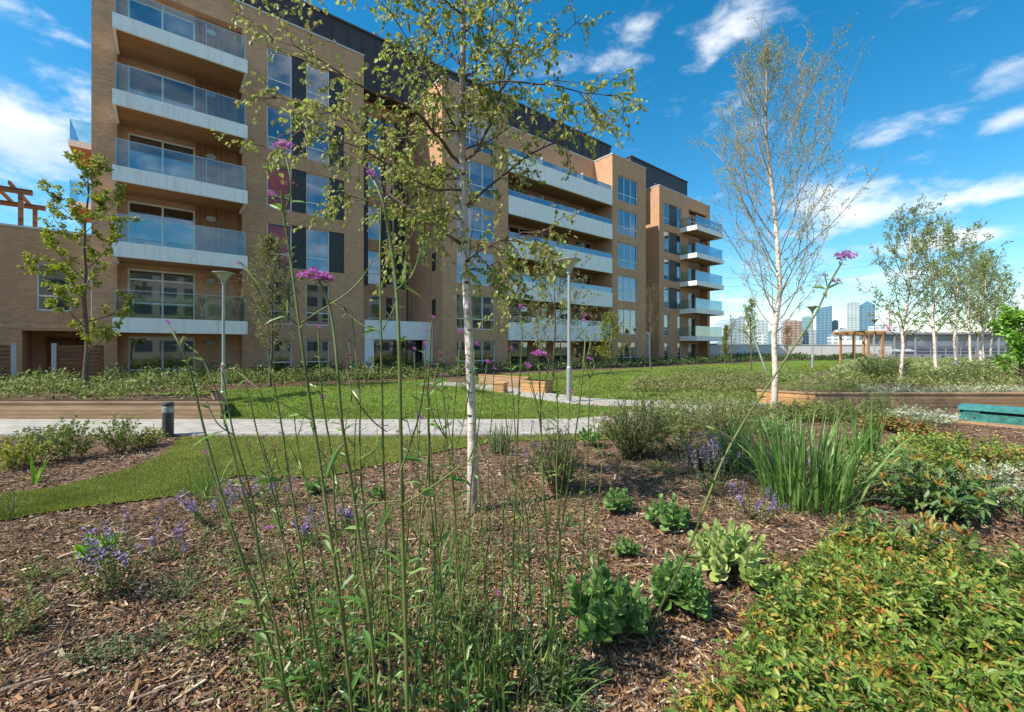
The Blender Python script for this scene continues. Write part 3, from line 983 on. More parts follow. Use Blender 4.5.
eg.build('pane', M['glass'], edo)
eb = BMB()
eb.box(9.2, 13.66, 27.9, 28.0, -.5, 2.04)
eb.build('lobby_wall', M['room'])

# --- block two -----------------------------------------------------
w2 = BMB()
D2 = 23.8
h2 = [(14.8, 17.9, FL[k] + (.0 if k else .3), FL[k] + 2.27) for k in range(6)]
holed(w2, 13.7, 19.03, -.6, ZP, D2, h2)
slots = [(24.6, 25.1, FL[k] + .75, FL[k] + 1.9) for k in range(1, 6)]
side(w2, 13.7, D2, 28.9, -.6, ZP, slots)
side(w2, 19.03, D2, 26.2, -.6, ZP)
w2.poly([(13.7, D2 + .3, 17.95), (19.03, D2 + .3, 17.95), (19.03, 38, 17.95), (13.7, 38, 17.95)])
w2.poly([(13.95, D2 + .3, 17.95), (19.03, D2 + .3, 17.95), (19.03, D2 + .3, ZP), (13.95, D2 + .3, ZP)])
w2.build('wall', M['brick'])
cp = BMB()
cp.box(13.66, 19.07, D2 - .04, D2 + .34, ZP + .002, ZP + .09)
cp.box(13.66, 14.0, D2 + .342, 28.2, ZP + .002, ZP + .09)
cp.build('coping', M['coping'])
for k in range(6):
    window(14.8, 17.9, FL[k] + (.0 if k else .3), FL[k] + 2.27, D2, 3, .30, rand_blind())
for k in range(1, 6):
    sw = BMB()
    sw.box(13.76, 13.80, 24.6, 25.1, FL[k] + .75, FL[k] + 1.9)
    sw.build('slot_window', M['dark_metal'])
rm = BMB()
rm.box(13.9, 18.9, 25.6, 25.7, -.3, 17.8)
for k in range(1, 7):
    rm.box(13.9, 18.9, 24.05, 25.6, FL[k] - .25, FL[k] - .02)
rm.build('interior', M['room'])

# --- long balconies ------------------------------------------------
w3 = BMB()
D3 = 25.9
doors = [(19.5, 20.5), (20.9, 22.9), (23.9, 25.0), (25.6, 27.6), (28.4, 29.4), (29.7, 30.5)]
h3 = []
for k in range(6):
    for a, b in doors:
        h3.append((a, b, FL[k] + .02, FL[k] + 2.25))
holed(w3, 19.03, 30.8, -.6, ZP, D3, h3)
w3.poly([(19.03, D3 + .3, 17.95), (30.8, D3 + .3, 17.95), (30.8, 38, 17.95), (19.03, 38, 17.95)])
w3.build('wall', M['brick'])
cp = BMB()
cp.box(19.08, 30.75, D3 - .04, D3 + .34, ZP + .002, ZP + .09)
cp.build('coping', M['coping'])
for k in range(6):
    for i, (a, b) in enumerate(doors):
        window(a, b, FL[k] + .02, FL[k] + 2.25, D3, 2 if b - a > 1.5 else 1, None, rand_blind(), name='balcony_door' if k else 'window')
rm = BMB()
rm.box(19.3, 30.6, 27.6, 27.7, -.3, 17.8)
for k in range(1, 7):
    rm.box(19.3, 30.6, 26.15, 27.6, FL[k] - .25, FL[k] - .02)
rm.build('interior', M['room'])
for k in range(1, 6):
    z1 = FL[k]
    b = BMB()
    b.box(19.06, 30.76, D2 - .03, D2 + .12, z1 - .70, z1 + .60)
    b.box(19.06, 30.76, D2 + .121, D3 - .005, z1 - .2, z1 - .02)
    bo = b.build('balcony', M['white'])
    sf = BMB()
    sf.box(19.07, 30.75, D2 + .122, D3 - .006, z1 - .60, z1 - .55)
    sf.build('soffit', M['soffit'], bo)
    g = BMB()
    for i in range(6):
        a = 19.12 + i * 1.94
        g.box(a, a + 1.9, D2 + .04, D2 + .052, z1 + .601, z1 + 1.0)
    g.build('balustrade', M['balglass'], bo)
    h = BMB()
    h.box(19.1, 30.72, D2 + .03, D2 + .07, z1 + 1.003, z1 + 1.03)
    h.build('handrail', M['steel'], bo)
    for s in (23.2, 27.95):
        sc2 = BMB()
        sc2.box(s, s + .08, D2 + .9, D3 - .02, z1, z1 + 1.75)
        sc2.build('privacy_screen', M['lampglass'], bo)

# --- block three ---------------------------------------------------
w4 = BMB()
h4 = [(31.6, 34.6, FL[k] + (.0 if k else .3), FL[k] + 2.27) for k in range(6)]
holed(w4, 30.8, 35.9, -.6, ZP, D2, h4)
side(w4, 30.8, D2, 38, -.6, ZP)
side(w4, 35.9, D2, 38, -.6, ZP)
w4.poly([(30.8, D2 + .3, 17.95), (35.9, D2 + .3, 17.95), (35.9, 38, 17.95), (30.8, 38, 17.95)])
w4.build('wall', M['brick'])
cp = BMB()
cp.box(30.76, 35.94, D2 - .04, D2 + .34, ZP + .002, ZP + .09)
cp.box(30.76, 31.1, D2 + .342, 28.2, ZP + .002, ZP + .09)
cp.build('coping', M['coping'])
for k in range(6):
    window(31.6, 34.6, FL[k] + (.0 if k else .3), FL[k] + 2.27, D2, 3, .30, rand_blind())
rm = BMB()
rm.box(31, 35.7, 25.6, 25.7, -.3, 17.8)
rm.build('interior', M['room'])
# link
w5 = BMB()
holed(w5, 35.9, 40.6, -.6, ZP, 28.0, [(37, 38.2, FL[k] + .1, FL[k] + 2.2) for k in range(1, 6)])
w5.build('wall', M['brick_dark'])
for k in range(1, 6):
    window(37, 38.2, FL[k] + .1, FL[k] + 2.2, 28.0, 1, .3)
en = BMB()
en.box(37.2, 40.4, 26.2, 27.98, 2.9, 3.2)
en.box(40.0, 40.4, 26.2, 26.5, -.6, 2.898)
en.box(38.8, 39.1, 26.2, 26.5, -.6, 2.898)
en.build('entrance_canopy', M['white'])

# --- block four ----------------------------------------------------
w6 = BMB()
D4 = 25.3
h6 = []
for k in range(6):
    if k >= 2:
        h6.append((41.5, 45.1, FL[k], FL[k] + 2.27))
    else:
        h6 += [(41.5, 42.6, FL[k] + (.0 if k else .3), FL[k] + 2.27), (44.2, 45.1, FL[k] + (.0 if k else .3), FL[k] + 2.27)]
    h6.append((46.6, 51.0, FL[k] - (.0 if k else .3), FL[k] + 2.6))
holed(w6, 40.6, 51.6, -.6, ZP, D4, h6, depth=.17)
side(w6, 40.6, D4, 38, -.6, ZP)
side(w6, 51.6, D4, 38, -.6, ZP)
w6.poly([(40.6, D4 + .3, 17.95), (51.6, D4 + .3, 17.95), (51.6, 38, 17.95), (40.6, 38, 17.95)])
holed(w6, 46.6, 51.0, -.3, FL[5] + 2.6, D4 + .9, [(47.6, 50.0, FL[k] + .02, FL[k] + 2.25) for k in range(6)])
for k in range(6):
    for s in (46.6, 51.0):
        side(w6, s, D4 + .17, D4 + .9, FL[k] - .1, FL[k] + 2.6)
w6.build('wall', M['brick'])
cp = BMB()
cp.box(40.56, 51.64, D4 - .04, D4 + .34, ZP + .002, ZP + .09)
cp.box(40.56, 40.9, D4 + .342, 29.5, ZP + .002, ZP + .09)
cp.build('coping', M['coping'])
rm = BMB()
rm.box(40.8, 51.4, 27.6, 27.7, -.3, 17.8)
rm.build('interior', M['room'])
for k in range(6):
    zb = FL[k] + (.0 if k else .3)
    window(41.5, 42.6, zb, FL[k] + 2.27, D4, 1, .3, rand_blind())
    window(44.2, 45.1, zb, FL[k] + 2.27, D4, 1, .3, rand_blind())
    window(47.6, 50.0, FL[k] + .02, FL[k] + 2.25, D4 + .9, 2, None, rand_blind(), name='balcony_door' if k else 'window')
    if k >= 2:
        p = BMB()
        p.box(42.604, 44.196, D4 + .06, D4 + .2, FL[k] + .003, FL[k] + 2.267)
        p.build('infill_panel', M['panel'])
    if k >= 1:
        z1 = FL[k]
        b = BMB()
        b.box(44.6, 50.9, 23.3, 23.42, z1 - .5, z1)
        b.box(50.8, 50.9, 23.421, 25.29, z1 - .5, z1)
        b.box(44.6, 44.7, 23.421, 25.29, z1 - .5, z1)
        b.box(44.7, 50.8, 23.421, 25.29, z1 - .2, z1 - .01)
        bo = b.build('balcony', M['white'])
        sf = BMB()
        sf.box(44.7, 50.8, 23.422, 25.288, z1 - .45, z1 - .42)
        sf.build('soffit', M['soffit'], bo)
        g = BMB()
        g.box(44.65, 50.85, 23.45, 23.462, z1 + .02, z1 + 1.08)
        g.box(50.83, 50.842, 23.47, 25.25, z1 + .02, z1 + 1.08)
        g.box(44.65, 44.662, 23.47, 25.25, z1 + .02, z1 + 1.08)
        g.build('balustrade', M['balglass'], bo)
        h = BMB()
        h.box(44.64, 50.86, 23.44, 23.48, z1 + 1.083, z1 + 1.11)
        h.box(50.82, 50.86, 23.481, 25.25, z1 + 1.083, z1 + 1.11)
        h.build('handrail', M['steel'], bo)

# --- attic storeys -------------------------------------------------
at = BMB()
at.box(-1.2, 34.7, 27.0, 37.2, 17.96, 21.5)
for i in range(40):
    s = -1.0 + i * .9
    if s < 34.6:
        at.box(s, s + .05, 26.96, 26.998, 18.0, 21.46)
at.build('attic_storey', M['attic'])
at = BMB()
at.box(38.0, 49.4, 27.0, 37.2, 17.96, 21.5)
at.build('attic_storey', M['attic'])
cp = BMB()
cp.box(-1.25, 34.75, 26.9, 37.3, 21.502, 21.62)
cp.box(37.95, 49.45, 26.9, 37.3, 21.502, 21.62)
cp.build('roof_edge', M['dark_metal'])
for s in (10.8, 22.0, 30.5):
    v = BMB()
    v.box(s, s + .35, 27.6, 28.0, 21.63, 22.3)
    v.build('roof_vent', M['galv'])
for (a, b, D) in ((31.4, 35.6, 24.1), (19.6, 30.5, 26.3), (41, 45, 25.7)):
    r = BMB()
    for z in (18.95, 19.15):
        r.tubes([[(a, D + .4, z), (b, D + .4, z)]], .018, 5)
    for s in np.arange(a, b + .1, 1.4):
        r.tubes([[(s, D + .4, 18.0), (s, D + .4, 19.15)]], .018, 5)
    r.build('roof_rail', M['steel'])

# ------------------------------------------------------------------ lower house at the left
S1 = -9.0
low = thing('low_brick_house', 'two storey brown brick house left of the tall block, with one window and dark porch', 'house', SD(S1, 25.0, -.3), ANG)


class LMB(BMB):
    off = np.array([S1, 25.0, -.3])

    def build(s, name, mats, parent=None, **k):
        s.v = [v - s.off for v in s.v]
        return MB.build(s, name, mats, parent if parent is not None else low, **k)


def s_at(px, D):
    a = (px - CX) / FPX
    return D * (.63153 + .77535 * a) / (.77535 - .63153 * a)


wl = LMB()
wa, wb_ = s_at(36, 25), s_at(71, 25)
pa, pb = s_at(22, 25), s_at(88, 25)
holed(wl, -16, -2.285, -.6, 6.24, 25.0, [(wa, wb_, 3.05, 4.95), (pa, pb, -.6, 2.25)], depth=.18)
wl.box(-16, -2.285, 25.28, 36, 6.0, 6.1)
wl.poly([(pa, 26.6, -.6), (pb, 26.6, -.6), (pb, 26.6, 2.25), (pa, 26.6, 2.25)])
side(wl, pa, 25.18, 26.6, -.6, 2.25)
side(wl, pb, 25.18, 26.6, -.6, 2.25)
side(wl, -16, 25.0, 36, -.6, 6.24)
wl.poly([(pa, 25.18, 2.25), (pb, 25.18, 2.25), (pb, 26.6, 2.25), (pa, 26.6, 2.25)])
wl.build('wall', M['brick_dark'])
cl = LMB()
cl.box(-16, -2.29, 24.96, 25.3, 6.242, 6.32)
cl.build('coping', M['coping'])
bd = LMB()
bd.box(-16, -2.29, 24.985, 24.998, 2.35, 2.5)
bd.build('brick_band', M['brick'])
f = LMB()
ft = .06
for bx in ((wa, wb_, 3.05, 3.05 + ft), (wa, wb_, 4.95 - ft, 4.95), (wa, wa + ft, 3.11, 4.89), (wb_ - ft, wb_, 3.11, 4.89), (wa + ft, wb_ - ft, 3.62, 3.68)):
    f.box(bx[0], bx[1], 25.1, 25.17, bx[2], bx[3])
wf = f.build('window', M['frame'])
g = LMB()
g.poly([(wa, 25.14, 3.05), (wb_, 25.14, 3.05), (wb_, 25.14, 4.95), (wa, 25.14, 4.95)])
g.build('pane', M['glass'], wf)
g = LMB()
g.box(wa, wb_, 25.3, 25.32, 4.3, 4.95)
g.build('blind', M['room'], wf)
g = LMB()
g.box(wa - .3, wb_ + .3, 26.4, 26.5, 2.6, 5.2)
g.build('interior', M['room'])
d = LMB()
for a, b in ((pa + .45, pa + 1.35), (pa + 1.38, pa + 2.1)):
    d.box(a, b, 26.5, 26.56, -.3, 2.0)
    d.box(a + .12, b - .12, 26.48, 26.499, .1, .9)
    d.box(a + .12, b - .12, 26.48, 26.499, 1.05, 1.85)
do = d.build('front_door', M['fence_wood'])
hd = LMB()
hd.tubes([[(pa + 1.25, 26.45, .75), (pa + 1.25, 26.45, 1.05)]], .015, 6)
hd.build('handle', M['steel'], do)

# pergola on the low roof
pg = thing('roof_pergola', 'brown timber pergola frame standing on the roof of the low brick house', 'pergola', SD(-6.0, 27.5, 6.1), ANG)


def local_tubes_box(name, boxes, off, m, parent):
    mb = MB()
    for b in boxes:
        mb.box(*b)
    mb.v = [v - np.array(off) for v in mb.v]
    return mb.build(name, m, parent)


po = (-6.0, 27.5, 6.1)
for s in (-8.8, -7.4, -6.0, -4.6):
    for D in (26.6, 29.2):
        local_tubes_box('post', [(s, s + .14, D, D + .14, 6.1, 7.95)], po, M['pergola'], pg)
for D in (26.6, 29.2):
    local_tubes_box('beam', [(-9.3, -4.2, D - .03, D + .17, 7.952, 8.15)], po, M['pergola'], pg)
for s in np.arange(-9.2, -4.3, .55):
    local_tubes_box('rafter', [(s, s + .08, 26.2, 29.7, 8.152, 8.30)], po, M['pergola'], pg)

# timber fence panels in front of the porch
for i, (pa_, pb_, D, lab) in enumerate(((-70, 12, 21.8, 'brown slatted fence panel at the far left edge, left of the dark porch'),
                                       (54, 100, 21.8, 'brown slatted fence panel in front of the dark porch, beside the thin tree'))):
    a, b = s_at(pa_, D), s_at(pb_, D)
    fr = thing('fence_panel', lab, 'fence', SD(a, D, -.1), ANG, 'fence panels by the low brick house')
    mb = MB()
    for z in np.arange(0, 1.62, .14):
        mb.box(.07, b - a, 0, .03, z + .1, z + .225)
    mb.build('slat_panel', M['fence_wood'], fr)
    px_ = (b - a - .02) if i == 0 else -.06
    MB().box(px_, px_ + .12, -.05, .07, 0, 1.83).build('post', M['fence_post'], fr)
    if i == 1:
        MB().box(b - a + .002, b - a + .10, -.04, .06, 0, 1.78).build('post', M['fence_wood'], fr)

# ------------------------------------------------------------------ planters, benches, bollard, lamps
def gz(x, y):
    return float(H(x, y))


# left timber planter behind the path
pl = thing('timber_planter', 'long low brown timber planter behind the path, holding the thin yellow-green tree', 'planter', (-13.5, 9.45, 0))
L = 15.0 / 2 + .4
MB().box(-L, 7.1, 0, .12, -.05, .37).build('front_wall', M['sleeper'], pl)
_sw = Matrix.Translation((7.1, .121, 0)) @ Matrix.Rotation(rad(37), 4, 'Z')
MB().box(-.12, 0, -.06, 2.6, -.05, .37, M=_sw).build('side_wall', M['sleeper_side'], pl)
MB().box(-L - .02, 7.13, -.02, .19, .372, .42).build('cap_board', M['sleeper'], pl)
MB().box(-.17, .03, .09, 2.65, .371, .418, M=_sw).build('cap_board', M['sleeper_side'], pl)
x0, x1, y0, y1 = -26, -6.52, 9.58, 11.6
tag(MB().poly([(x0, y0, .33), (x1, y0, .33), (x1 - 1.5, y1, .33), (x0, y1, .33)]).build('bed_soil', M['soil']), kind='structure')

# right timber planter
cA = np.array([8.0, 11.35])
pr = thing('timber_planter', 'long low pale timber planter at the right, behind the teal box', 'planter', (cA[0], cA[1], 0))
MB().box(0, 14, 0, .12, -.05, .35).build('front_wall', M['sleeper'], pr)
mb = MB()
ang = math.atan2(1.0, -1.15)
Mx = Matrix.Rotation(ang, 4, 'Z')
mb.box(0, 1.35, -.12, 0, -.05, .35, M=Mx)
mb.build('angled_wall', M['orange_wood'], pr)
MB().box(-.01, 14, -.02, .17, .352, .39).build('cap_board', M['sleeper'], pr)
mb = MB()
mb.box(.02, 1.37, -.15, .02, .353, .388, M=Mx)
mb.build('cap_board', M['sleeper'], pr)
rp = [(8.05, 11.45), (30, 11.45), (52, 46), (32, 40), (24, 31), (14, 20), (9.6, 15.2), (7.0, 12.3)]
mb = MB()
mb.poly([(x, y, .31) for x, y in rp])
tag(mb.build('bed_soil', M['soil']), kind='structure')

# timber bench blocks by the far path
bb = thing('timber_bench', 'bright orange-brown timber bench block beside the far path, left of the tall lamp post', 'bench', (.36, 15.1, gz(.36, 15.1)), rad(-37))
MB().box(-.05, .95, 0, .5, .02, .38).build('body', M['orange_wood'], bb)
MB().box(-.07, .97, -.02, .52, .382, .44).build('seat', M['orange_wood'], bb)
bb = thing('timber_bench', 'short orange-brown timber block at the left of the larger bench by the far path', 'bench', (-.55, 14.6, gz(-.55, 14.6)), rad(-20))
MB().box(-.1, .28, 0, .4, .02, .30).build('body', M['orange_wood'], bb)
MB().box(-.12, .30, -.02, .42, .302, .35).build('seat', M['orange_wood'], bb)
bb = thing('timber_retaining_wall', 'low brown timber retaining wall running behind the orange bench block towards the entrance', 'retaining wall', (-1.4, 17.9, 0), rad(-40))
MB().box(0, 2.6, 0, .15, -.05, .42).build('wall', M['sleeper'], bb)
MB().box(-.01, 2.62, -.01, .17, .422, .46).build('cap_board', M['orange_wood'], bb)

# bollard
bx, by, bz = gh(168, 437)
bo = thing('bollard', 'dark grey round bollard with a pale band near its top, beside the path', 'bollard', (bx, by, bz))
MB().lathe([(0.0, 0), (.085, 0), (.085, .44)], n=20).build('post', M['dark_metal'], bo, smooth=False)
MB().lathe([(.085, .441), (.088, .445), (.088, .54), (.085, .545)], n=20).build('band', M['galv'], bo)
MB().lathe([(.085, .546), (.087, .60), (.08, .618), (0, .622)], n=20).build('cap', M['dark_metal'], bo)


def lamp(px, Y, label, h=4.1, r=0.34, zbase=0.0):
    x = (px - CX) / FPX * Y
    t = thing('street_lamp', label, 'street lamp', (x, Y, zbase), R.uniform(0, 3), 'lamp posts along the paths')
    MB().lathe([(.0, 0), (.10, 0), (.10, .03), (.075, .06), (.075, 1.0), (.05, 1.06), (.042, h - .45), (.042, h - .42)], n=14).build('post', M['galv'], t, smooth=False)
    hd = MB().lathe([(.05, h - .42), (.07, h - .40), (.07, h - .34), (.05, h - .33)], n=14).build('collar', M['galv'], t)
    MB().lathe([(.06, h - .33), (.075, h - .29), (r * .62, h - .085), (r * .80, h - .035)], n=20).build('lamp_shade', M['lampglass'], t)
    MB().lathe([(r * .8, h - .034), (r, h - .03), (r, h - .005), (r * .6, h + .02), (0, h + .03)], n=24).build('cap', M['galv'], t)
    rb_ = MB()
    for a in (0, 1.57, 3.14, 4.71):
        rb_.tubes([[(.07 * math.cos(a), .07 * math.sin(a), h - .33), (r * .85 * math.cos(a), r * .85 * math.sin(a), h - .03)]], .008, 5)
    rb_.build('stay', M['galv'], t)
    return t


lamp(223.5, 15.0, 'grey lamp post with a conical head in front of the left balconies', 4.2)
lamp(569, 12.3, 'nearest grey lamp post with a conical head beside the far path and orange bench')
lamp(812.5, 27, 'grey lamp post in front of the grey wall and the blue glass tower', 4.15, .38)
lamp(874.5, 42, 'distant small lamp post behind the timber pergola frame', 4.3, .42)

# teal box on its pale edging
tb = thing('storage_box', 'weathered teal painted low box with a dark gap under its lid, at the right edge', 'storage box', (9.62, 9.25, .0), math.atan2(-.78, .62))
bx_ = MB()
bx_.box(0, 2.2, 0, .06, .0, .20)
bx_.box(0, .06, .061, .62, .0, .255)
bx_.box(2.14, 2.2, .061, .62, .0, .255)
bx_.box(.06, 2.14, .56, .62, .0, .255)
bx_.box(.061, .30, .004, .06, .201, .255)
bx_.box(1.15, 1.32, .004, .06, .201, .235)
bx_.build('body', M['teal'], tb)
MB().box(.061, 2.139, .30, .33, .01, .25).build('gap_shade_panel', M['dark_metal'], tb)  # dark sheet added inside, standing for the shade in the lid gap
lid = MB()
lid.box(-.02, 2.22, -.03, .66, .262, .34)
lid.build('lid', M['teal_top'], tb)
for x in (.22, 1.05, 1.9):
    b = MB()
    b.lathe([(0, 0), (.022, 0), (.022, .015), (0, .018)], n=10)
    b.v = [v[:, [0, 2, 1]] * np.array([1, -1, 1]) + np.array([x, -.0, .11]) for v in b.v]
    b.build('bolt', M['dark_metal'], tb)
ed = thing('timber_edging', 'pale timber edging board running along the foot of the teal box', 'edging', (9.15, 9.55, 0.0), math.atan2(-.78, .66))
MB().box(-.3, 3.0, -.16, -.08, -.05, .06).build('board', M['sleeper'], ed)
MB().box(-.6, 3.0, -.078, 1.0, -.05, .03).build('deck', M['concrete'], ed)

# ------------------------------------------------------------------ far wall, shed, pergola, parasols, rails
def wallseg(name, label, cat, x0, x1, Y, z0, z1, m, th=.3):
    o = MB().box(0, x1 - x0, 0, th, z0, z1).build(name, m, loc=(x0, Y, 0))
    return tag(o, label, cat)


fw = thing('boundary_wall', 'long plain grey rendered wall behind the garden, partly shaded by the apartment block', 'wall', (24, 56, -.4))
MB().box(0, 25.5, 0, .3, 0, 2.25).build('wall', M['grey_wall'], fw)
MB().box(-.05, 25.6, -.05, .35, 2.252, 2.33).build('coping', M['coping'], fw)
for x in np.arange(4, 25, 4.1):
    MB().box(x, x + .04, -.012, -.002, 0, 2.25).build('joint', M['rail_grey'], fw)

sh = thing('station_shed', 'long low grey station shed with a flat roof behind the row of birches', 'shed', (50.0, 60, -.4))
MB().box(0, 30, .6, 6, 0, 2.0).build('wall', M['rail_grey'], sh)
MB().box(0, 30, .62, 6, 2.0, 3.0).build('wall', M['grey_wall'], sh)
MB().box(-.5, 31, -.4, 7, 3.75, 4.05).build('roof', M['rail_grey'], sh)
MB().box(-.2, 30, .3, .6, 3.0, 3.74).build('fascia', M['galv'], sh)
for i in range(7):
    w = MB().box(1.5 + i * 4.1, 3.9 + i * 4.1, .50, .56, 2.1, 2.9).build('window', M['white'], sh)
for i in range(11):
    MB().box(.2 + i * 2.9, .34 + i * 2.9, -.3, -.16, 0, 3.74).build('post', M['galv'], sh)
rl = thing('metal_railing', 'pale horizontal metal railing in front of the grey station shed', 'railing', (50.0, 57.5, -.4))
mb = MB()
for z in (.5, .95, 1.4, 1.85):
    mb.tubes([[(0, 0, z), (30, 0, z)]], .045, 5)
mb.build('rail', M['galv'], rl)
for i in range(16):
    MB().box(i * 2 - .04, i * 2 + .04, -.04, .04, 0, 1.95).build('post', M['galv'], rl)

tp = thing('timber_pergola', 'small orange timber pergola frame in front of the sunlit white part of the wall', 'pergola', (30.2, 38, -.2))
for x, y in ((0, 0), (1.25, 0), (2.5, 0), (0.35, 2.0), (1.6, 2.0), (2.5, 2.0)):
    MB().box(x, x + .16, y, y + .16, -.1, 2.9).build('post', M['larch'], tp)
for y in (0, 2.0):
    MB().box(-.2, 2.85, y - .02, y + .18, 2.902, 3.12).build('beam', M['larch'], tp)
for x in (-.1, .8, 1.7, 2.6):
    MB().box(x, x + .1, -.2, 2.4, 3.122, 3.24).build('rafter', M['larch'], tp)

for i, (px, lab) in enumerate(((896, 'small grey open parasol in front of the white wall, left one of the pair'), (908, 'small grey open parasol in front of the white wall, right one of the pair'))):
    x, y, _ = wp(px, 360, 50)
    u = thing('parasol', lab, 'parasol', (x, y, -.3), 0, 'parasols by the white wall')
    MB().lathe([(.03, 0), (.03, 1.55)], n=8).build('pole', M['galv'], u)
    MB().lathe([(.75, 1.40), (.4, 1.58), (.0, 1.70)], n=8).build('canopy', M['rail_grey'], u)


# ------------------------------------------------------------------ skyline
def facademat(name, wall, win, bw, bh, gloss=0.3):
    m, N = mat(name)
    tc = N.node('ShaderNodeTexCoord')
    sep = N.node('ShaderNodeSeparateXYZ', {0: tc.outputs['Object']})
    u = N.math('FRACT', N.math('DIVIDE', N.math('ADD', sep.outputs[0], sep.outputs[1]), bw))
    v = N.math('FRACT', N.math('DIVIDE', sep.outputs[2], bh))
    f = N.math('MULTIPLY', N.math('GREATER_THAN', u, 0.30), N.math('GREATER_THAN', v, 0.38))
    nz = N.node('ShaderNodeTexNoise', {'Vector': tc.outputs['Object'], 'Scale': 0.06, 'Detail': 3.0})
    c = N.mix(f, wall, win)
    c = N.node('ShaderNodeHueSaturation', {'Value': N.math('ADD', N.math('MULTIPLY', nz.outputs[0], .6), .7), 'Color': c}).outputs[0]
    p = N.node('ShaderNodeBsdfPrincipled', {'Base Color': c, 'Roughness': gloss})
    finish(N, p.outputs[0])
    return m


fm = {'white': facademat('far_white', (0.62, 0.62, 0.60), (0.25, 0.30, 0.34), 6, 4),
      'glassblue': facademat('far_blue_glass', (0.13, 0.24, 0.32), (0.07, 0.16, 0.24), 5, 4, .15),
      'pale': facademat('far_pale_glass', (0.44, 0.50, 0.50), (0.26, 0.34, 0.37), 5, 4, .2),
      'teal': facademat('far_teal_glass', (0.20, 0.36, 0.38), (0.14, 0.28, 0.32), 5, 4, .2),
      'brown': facademat('far_brown_brick', (0.38, 0.22, 0.16), (0.12, 0.12, 0.13), 5, 3.4, .7),
      'grey': facademat('far_grey', (0.36, 0.39, 0.42), (0.18, 0.22, 0.26), 5, 4)}


def tower(px0, px1, pyt, Y, depth, m, name, label, cat='office tower', top=None, pyr=0, steps=()):
    xa, xb = (px0 - CX) / FPX * Y, (px1 - CX) / FPX * Y
    zt = CH - (pyt - HY) / FPX * Y
    xm = (xa + xb) / 2
    t = thing(name, label, cat, (xm, Y, -.35), -math.atan2(xm, Y))
    w = (xb - xa) / 2 * math.cos(math.atan2(xm, Y))
    h = zt + .35
    MB().box(-w, w, 0, depth, 0, h).build('tower_body', m, t)
    if pyr:
        mb = MB()
        V = [(-w * .98, 0.02, h), (w * .98, 0.02, h), (w * .98, depth - .02, h), (-w * .98, depth - .02, h), (0, depth / 2, h + pyr)]
        mb.add(V, [np.array([[0, 1, 4], [1, 2, 4], [2, 3, 4], [3, 0, 4]])])
        mb.build('pyramid_roof', m, t)
    elif top == 'slope':
        mb = MB()
        hh = w * .5
        V = [(-w, 0, h), (w, 0, h), (w, depth, h), (-w, depth, h), (w, 0, h + hh), (w, depth, h + hh)]
        mb.add(V, [np.array([[0, 1, 4], [3, 5, 2]]), np.array([[0, 4, 5, 3], [1, 2, 5, 4]])])
        mb.build('sloping_roof', m, t)
    else:
        MB().box(-w * .6, w * .55, depth * .2, depth * .7, h + .01, h + max(2.0, w * .15)).build('roof_plant', fm['grey'], t)
    for (a, b, hh) in steps:
        MB().box(-w + 2 * w * a, -w + 2 * w * b, -6, -.01, 0, hh).build('wing', m, t)
    return t


YS = 620
tower(753, 768, 321, YS, 30, fm['pale'], 'office_tower', 'pale slim tower on the skyline just left of the bare birch trunk')
tower(776, 783, 322, YS, 30, fm['white'], 'office_tower', 'narrow white tower on the skyline just right of the bare birch trunk')
tower(783, 792, 320, YS + 60, 30, fm['grey'], 'office_tower', 'dark grey slab on the skyline between the white and the brown blocks')
tower(783.5, 802, 321, YS - 60, 40, fm['brown'], 'apartment_tower', 'red-brown block on the skyline behind the verbena stem', 'apartment tower')
tower(802, 813, 317, YS + 80, 40, fm['teal'], 'office_tower', 'pale green-blue glass tower beside the lamp post on the skyline')
tower(816, 832, 309, YS + 40, 45, fm['glassblue'], 'office_tower', 'broad blue glass tower with a sloping top on the skyline', top='slope')
tower(832, 838.5, 321, YS + 60, 30, fm['glassblue'], 'office_tower', 'shorter dark blue block attached right of the sloping blue tower')
t = tower(827, 849, 336, YS - 120, 30, fm['white'], 'office_block', 'low white block with a small domed roof on the skyline', 'office block')
hh = CH - (336 - HY) / FPX * (YS - 120) + .35
MB().lathe([(6, hh), (6, hh + 3), (4.6, hh + 6), (2.0, hh + 8), (0, hh + 8.6)], (0, 12, 0), 16).build('dome', fm['grey'], t)
tower(847, 859.5, 302.5, YS + 100, 45, fm['pale'], 'office_tower', 'tall pale glass tower left of the pyramid-topped one', )
tower(859.5, 875, 305, YS + 90, 50, fm['glassblue'], 'office_tower', 'tallest blue glass tower with a low pyramid roof on the skyline', pyr=9)
tower(868, 902, 326, YS - 60, 40, fm['white'], 'office_block', 'wide white mid-rise block on the skyline behind the pink crane', 'office block', steps=((.0, .3, 24), (.5, 1.0, 20)))
tower(902, 921, 331, YS - 40, 40, fm['white'], 'office_block', 'lower white stepped block right of the pink crane', 'office block')
tower(921, 948, 335, YS, 40, fm['grey'], 'office_block', 'low grey block on the skyline above the station shed', 'office block')
tower(738, 745, 317, YS, 24, fm['grey'], 'office_tower', 'slim grey tower right of the curved glass hall on the skyline')
tower(744, 753, 333, YS - 40, 24, fm['pale'], 'office_block', 'low pale block near the end of the apartment building on the skyline', 'office block')

# the block across the street, behind the camera (mirrored in the windows)
ob_ = thing('brick_apartment_block', 'cream brick apartment block across the garden, behind the viewpoint, mirrored in the windows', 'apartment building', SD(-30, -42, -.35), ANG)
fm['cream'] = facademat('cream_facade', (0.50, 0.40, 0.28), (0.08, 0.09, 0.10), 3.2, 3.0, .6)
MB().box(0, 110, -14, 0, 0, 16).build('wall', fm['cream'], ob_)
MB().box(-.3, 110.3, -14.3, .3, 16.01, 16.5).build('coping', M['coping'], ob_)

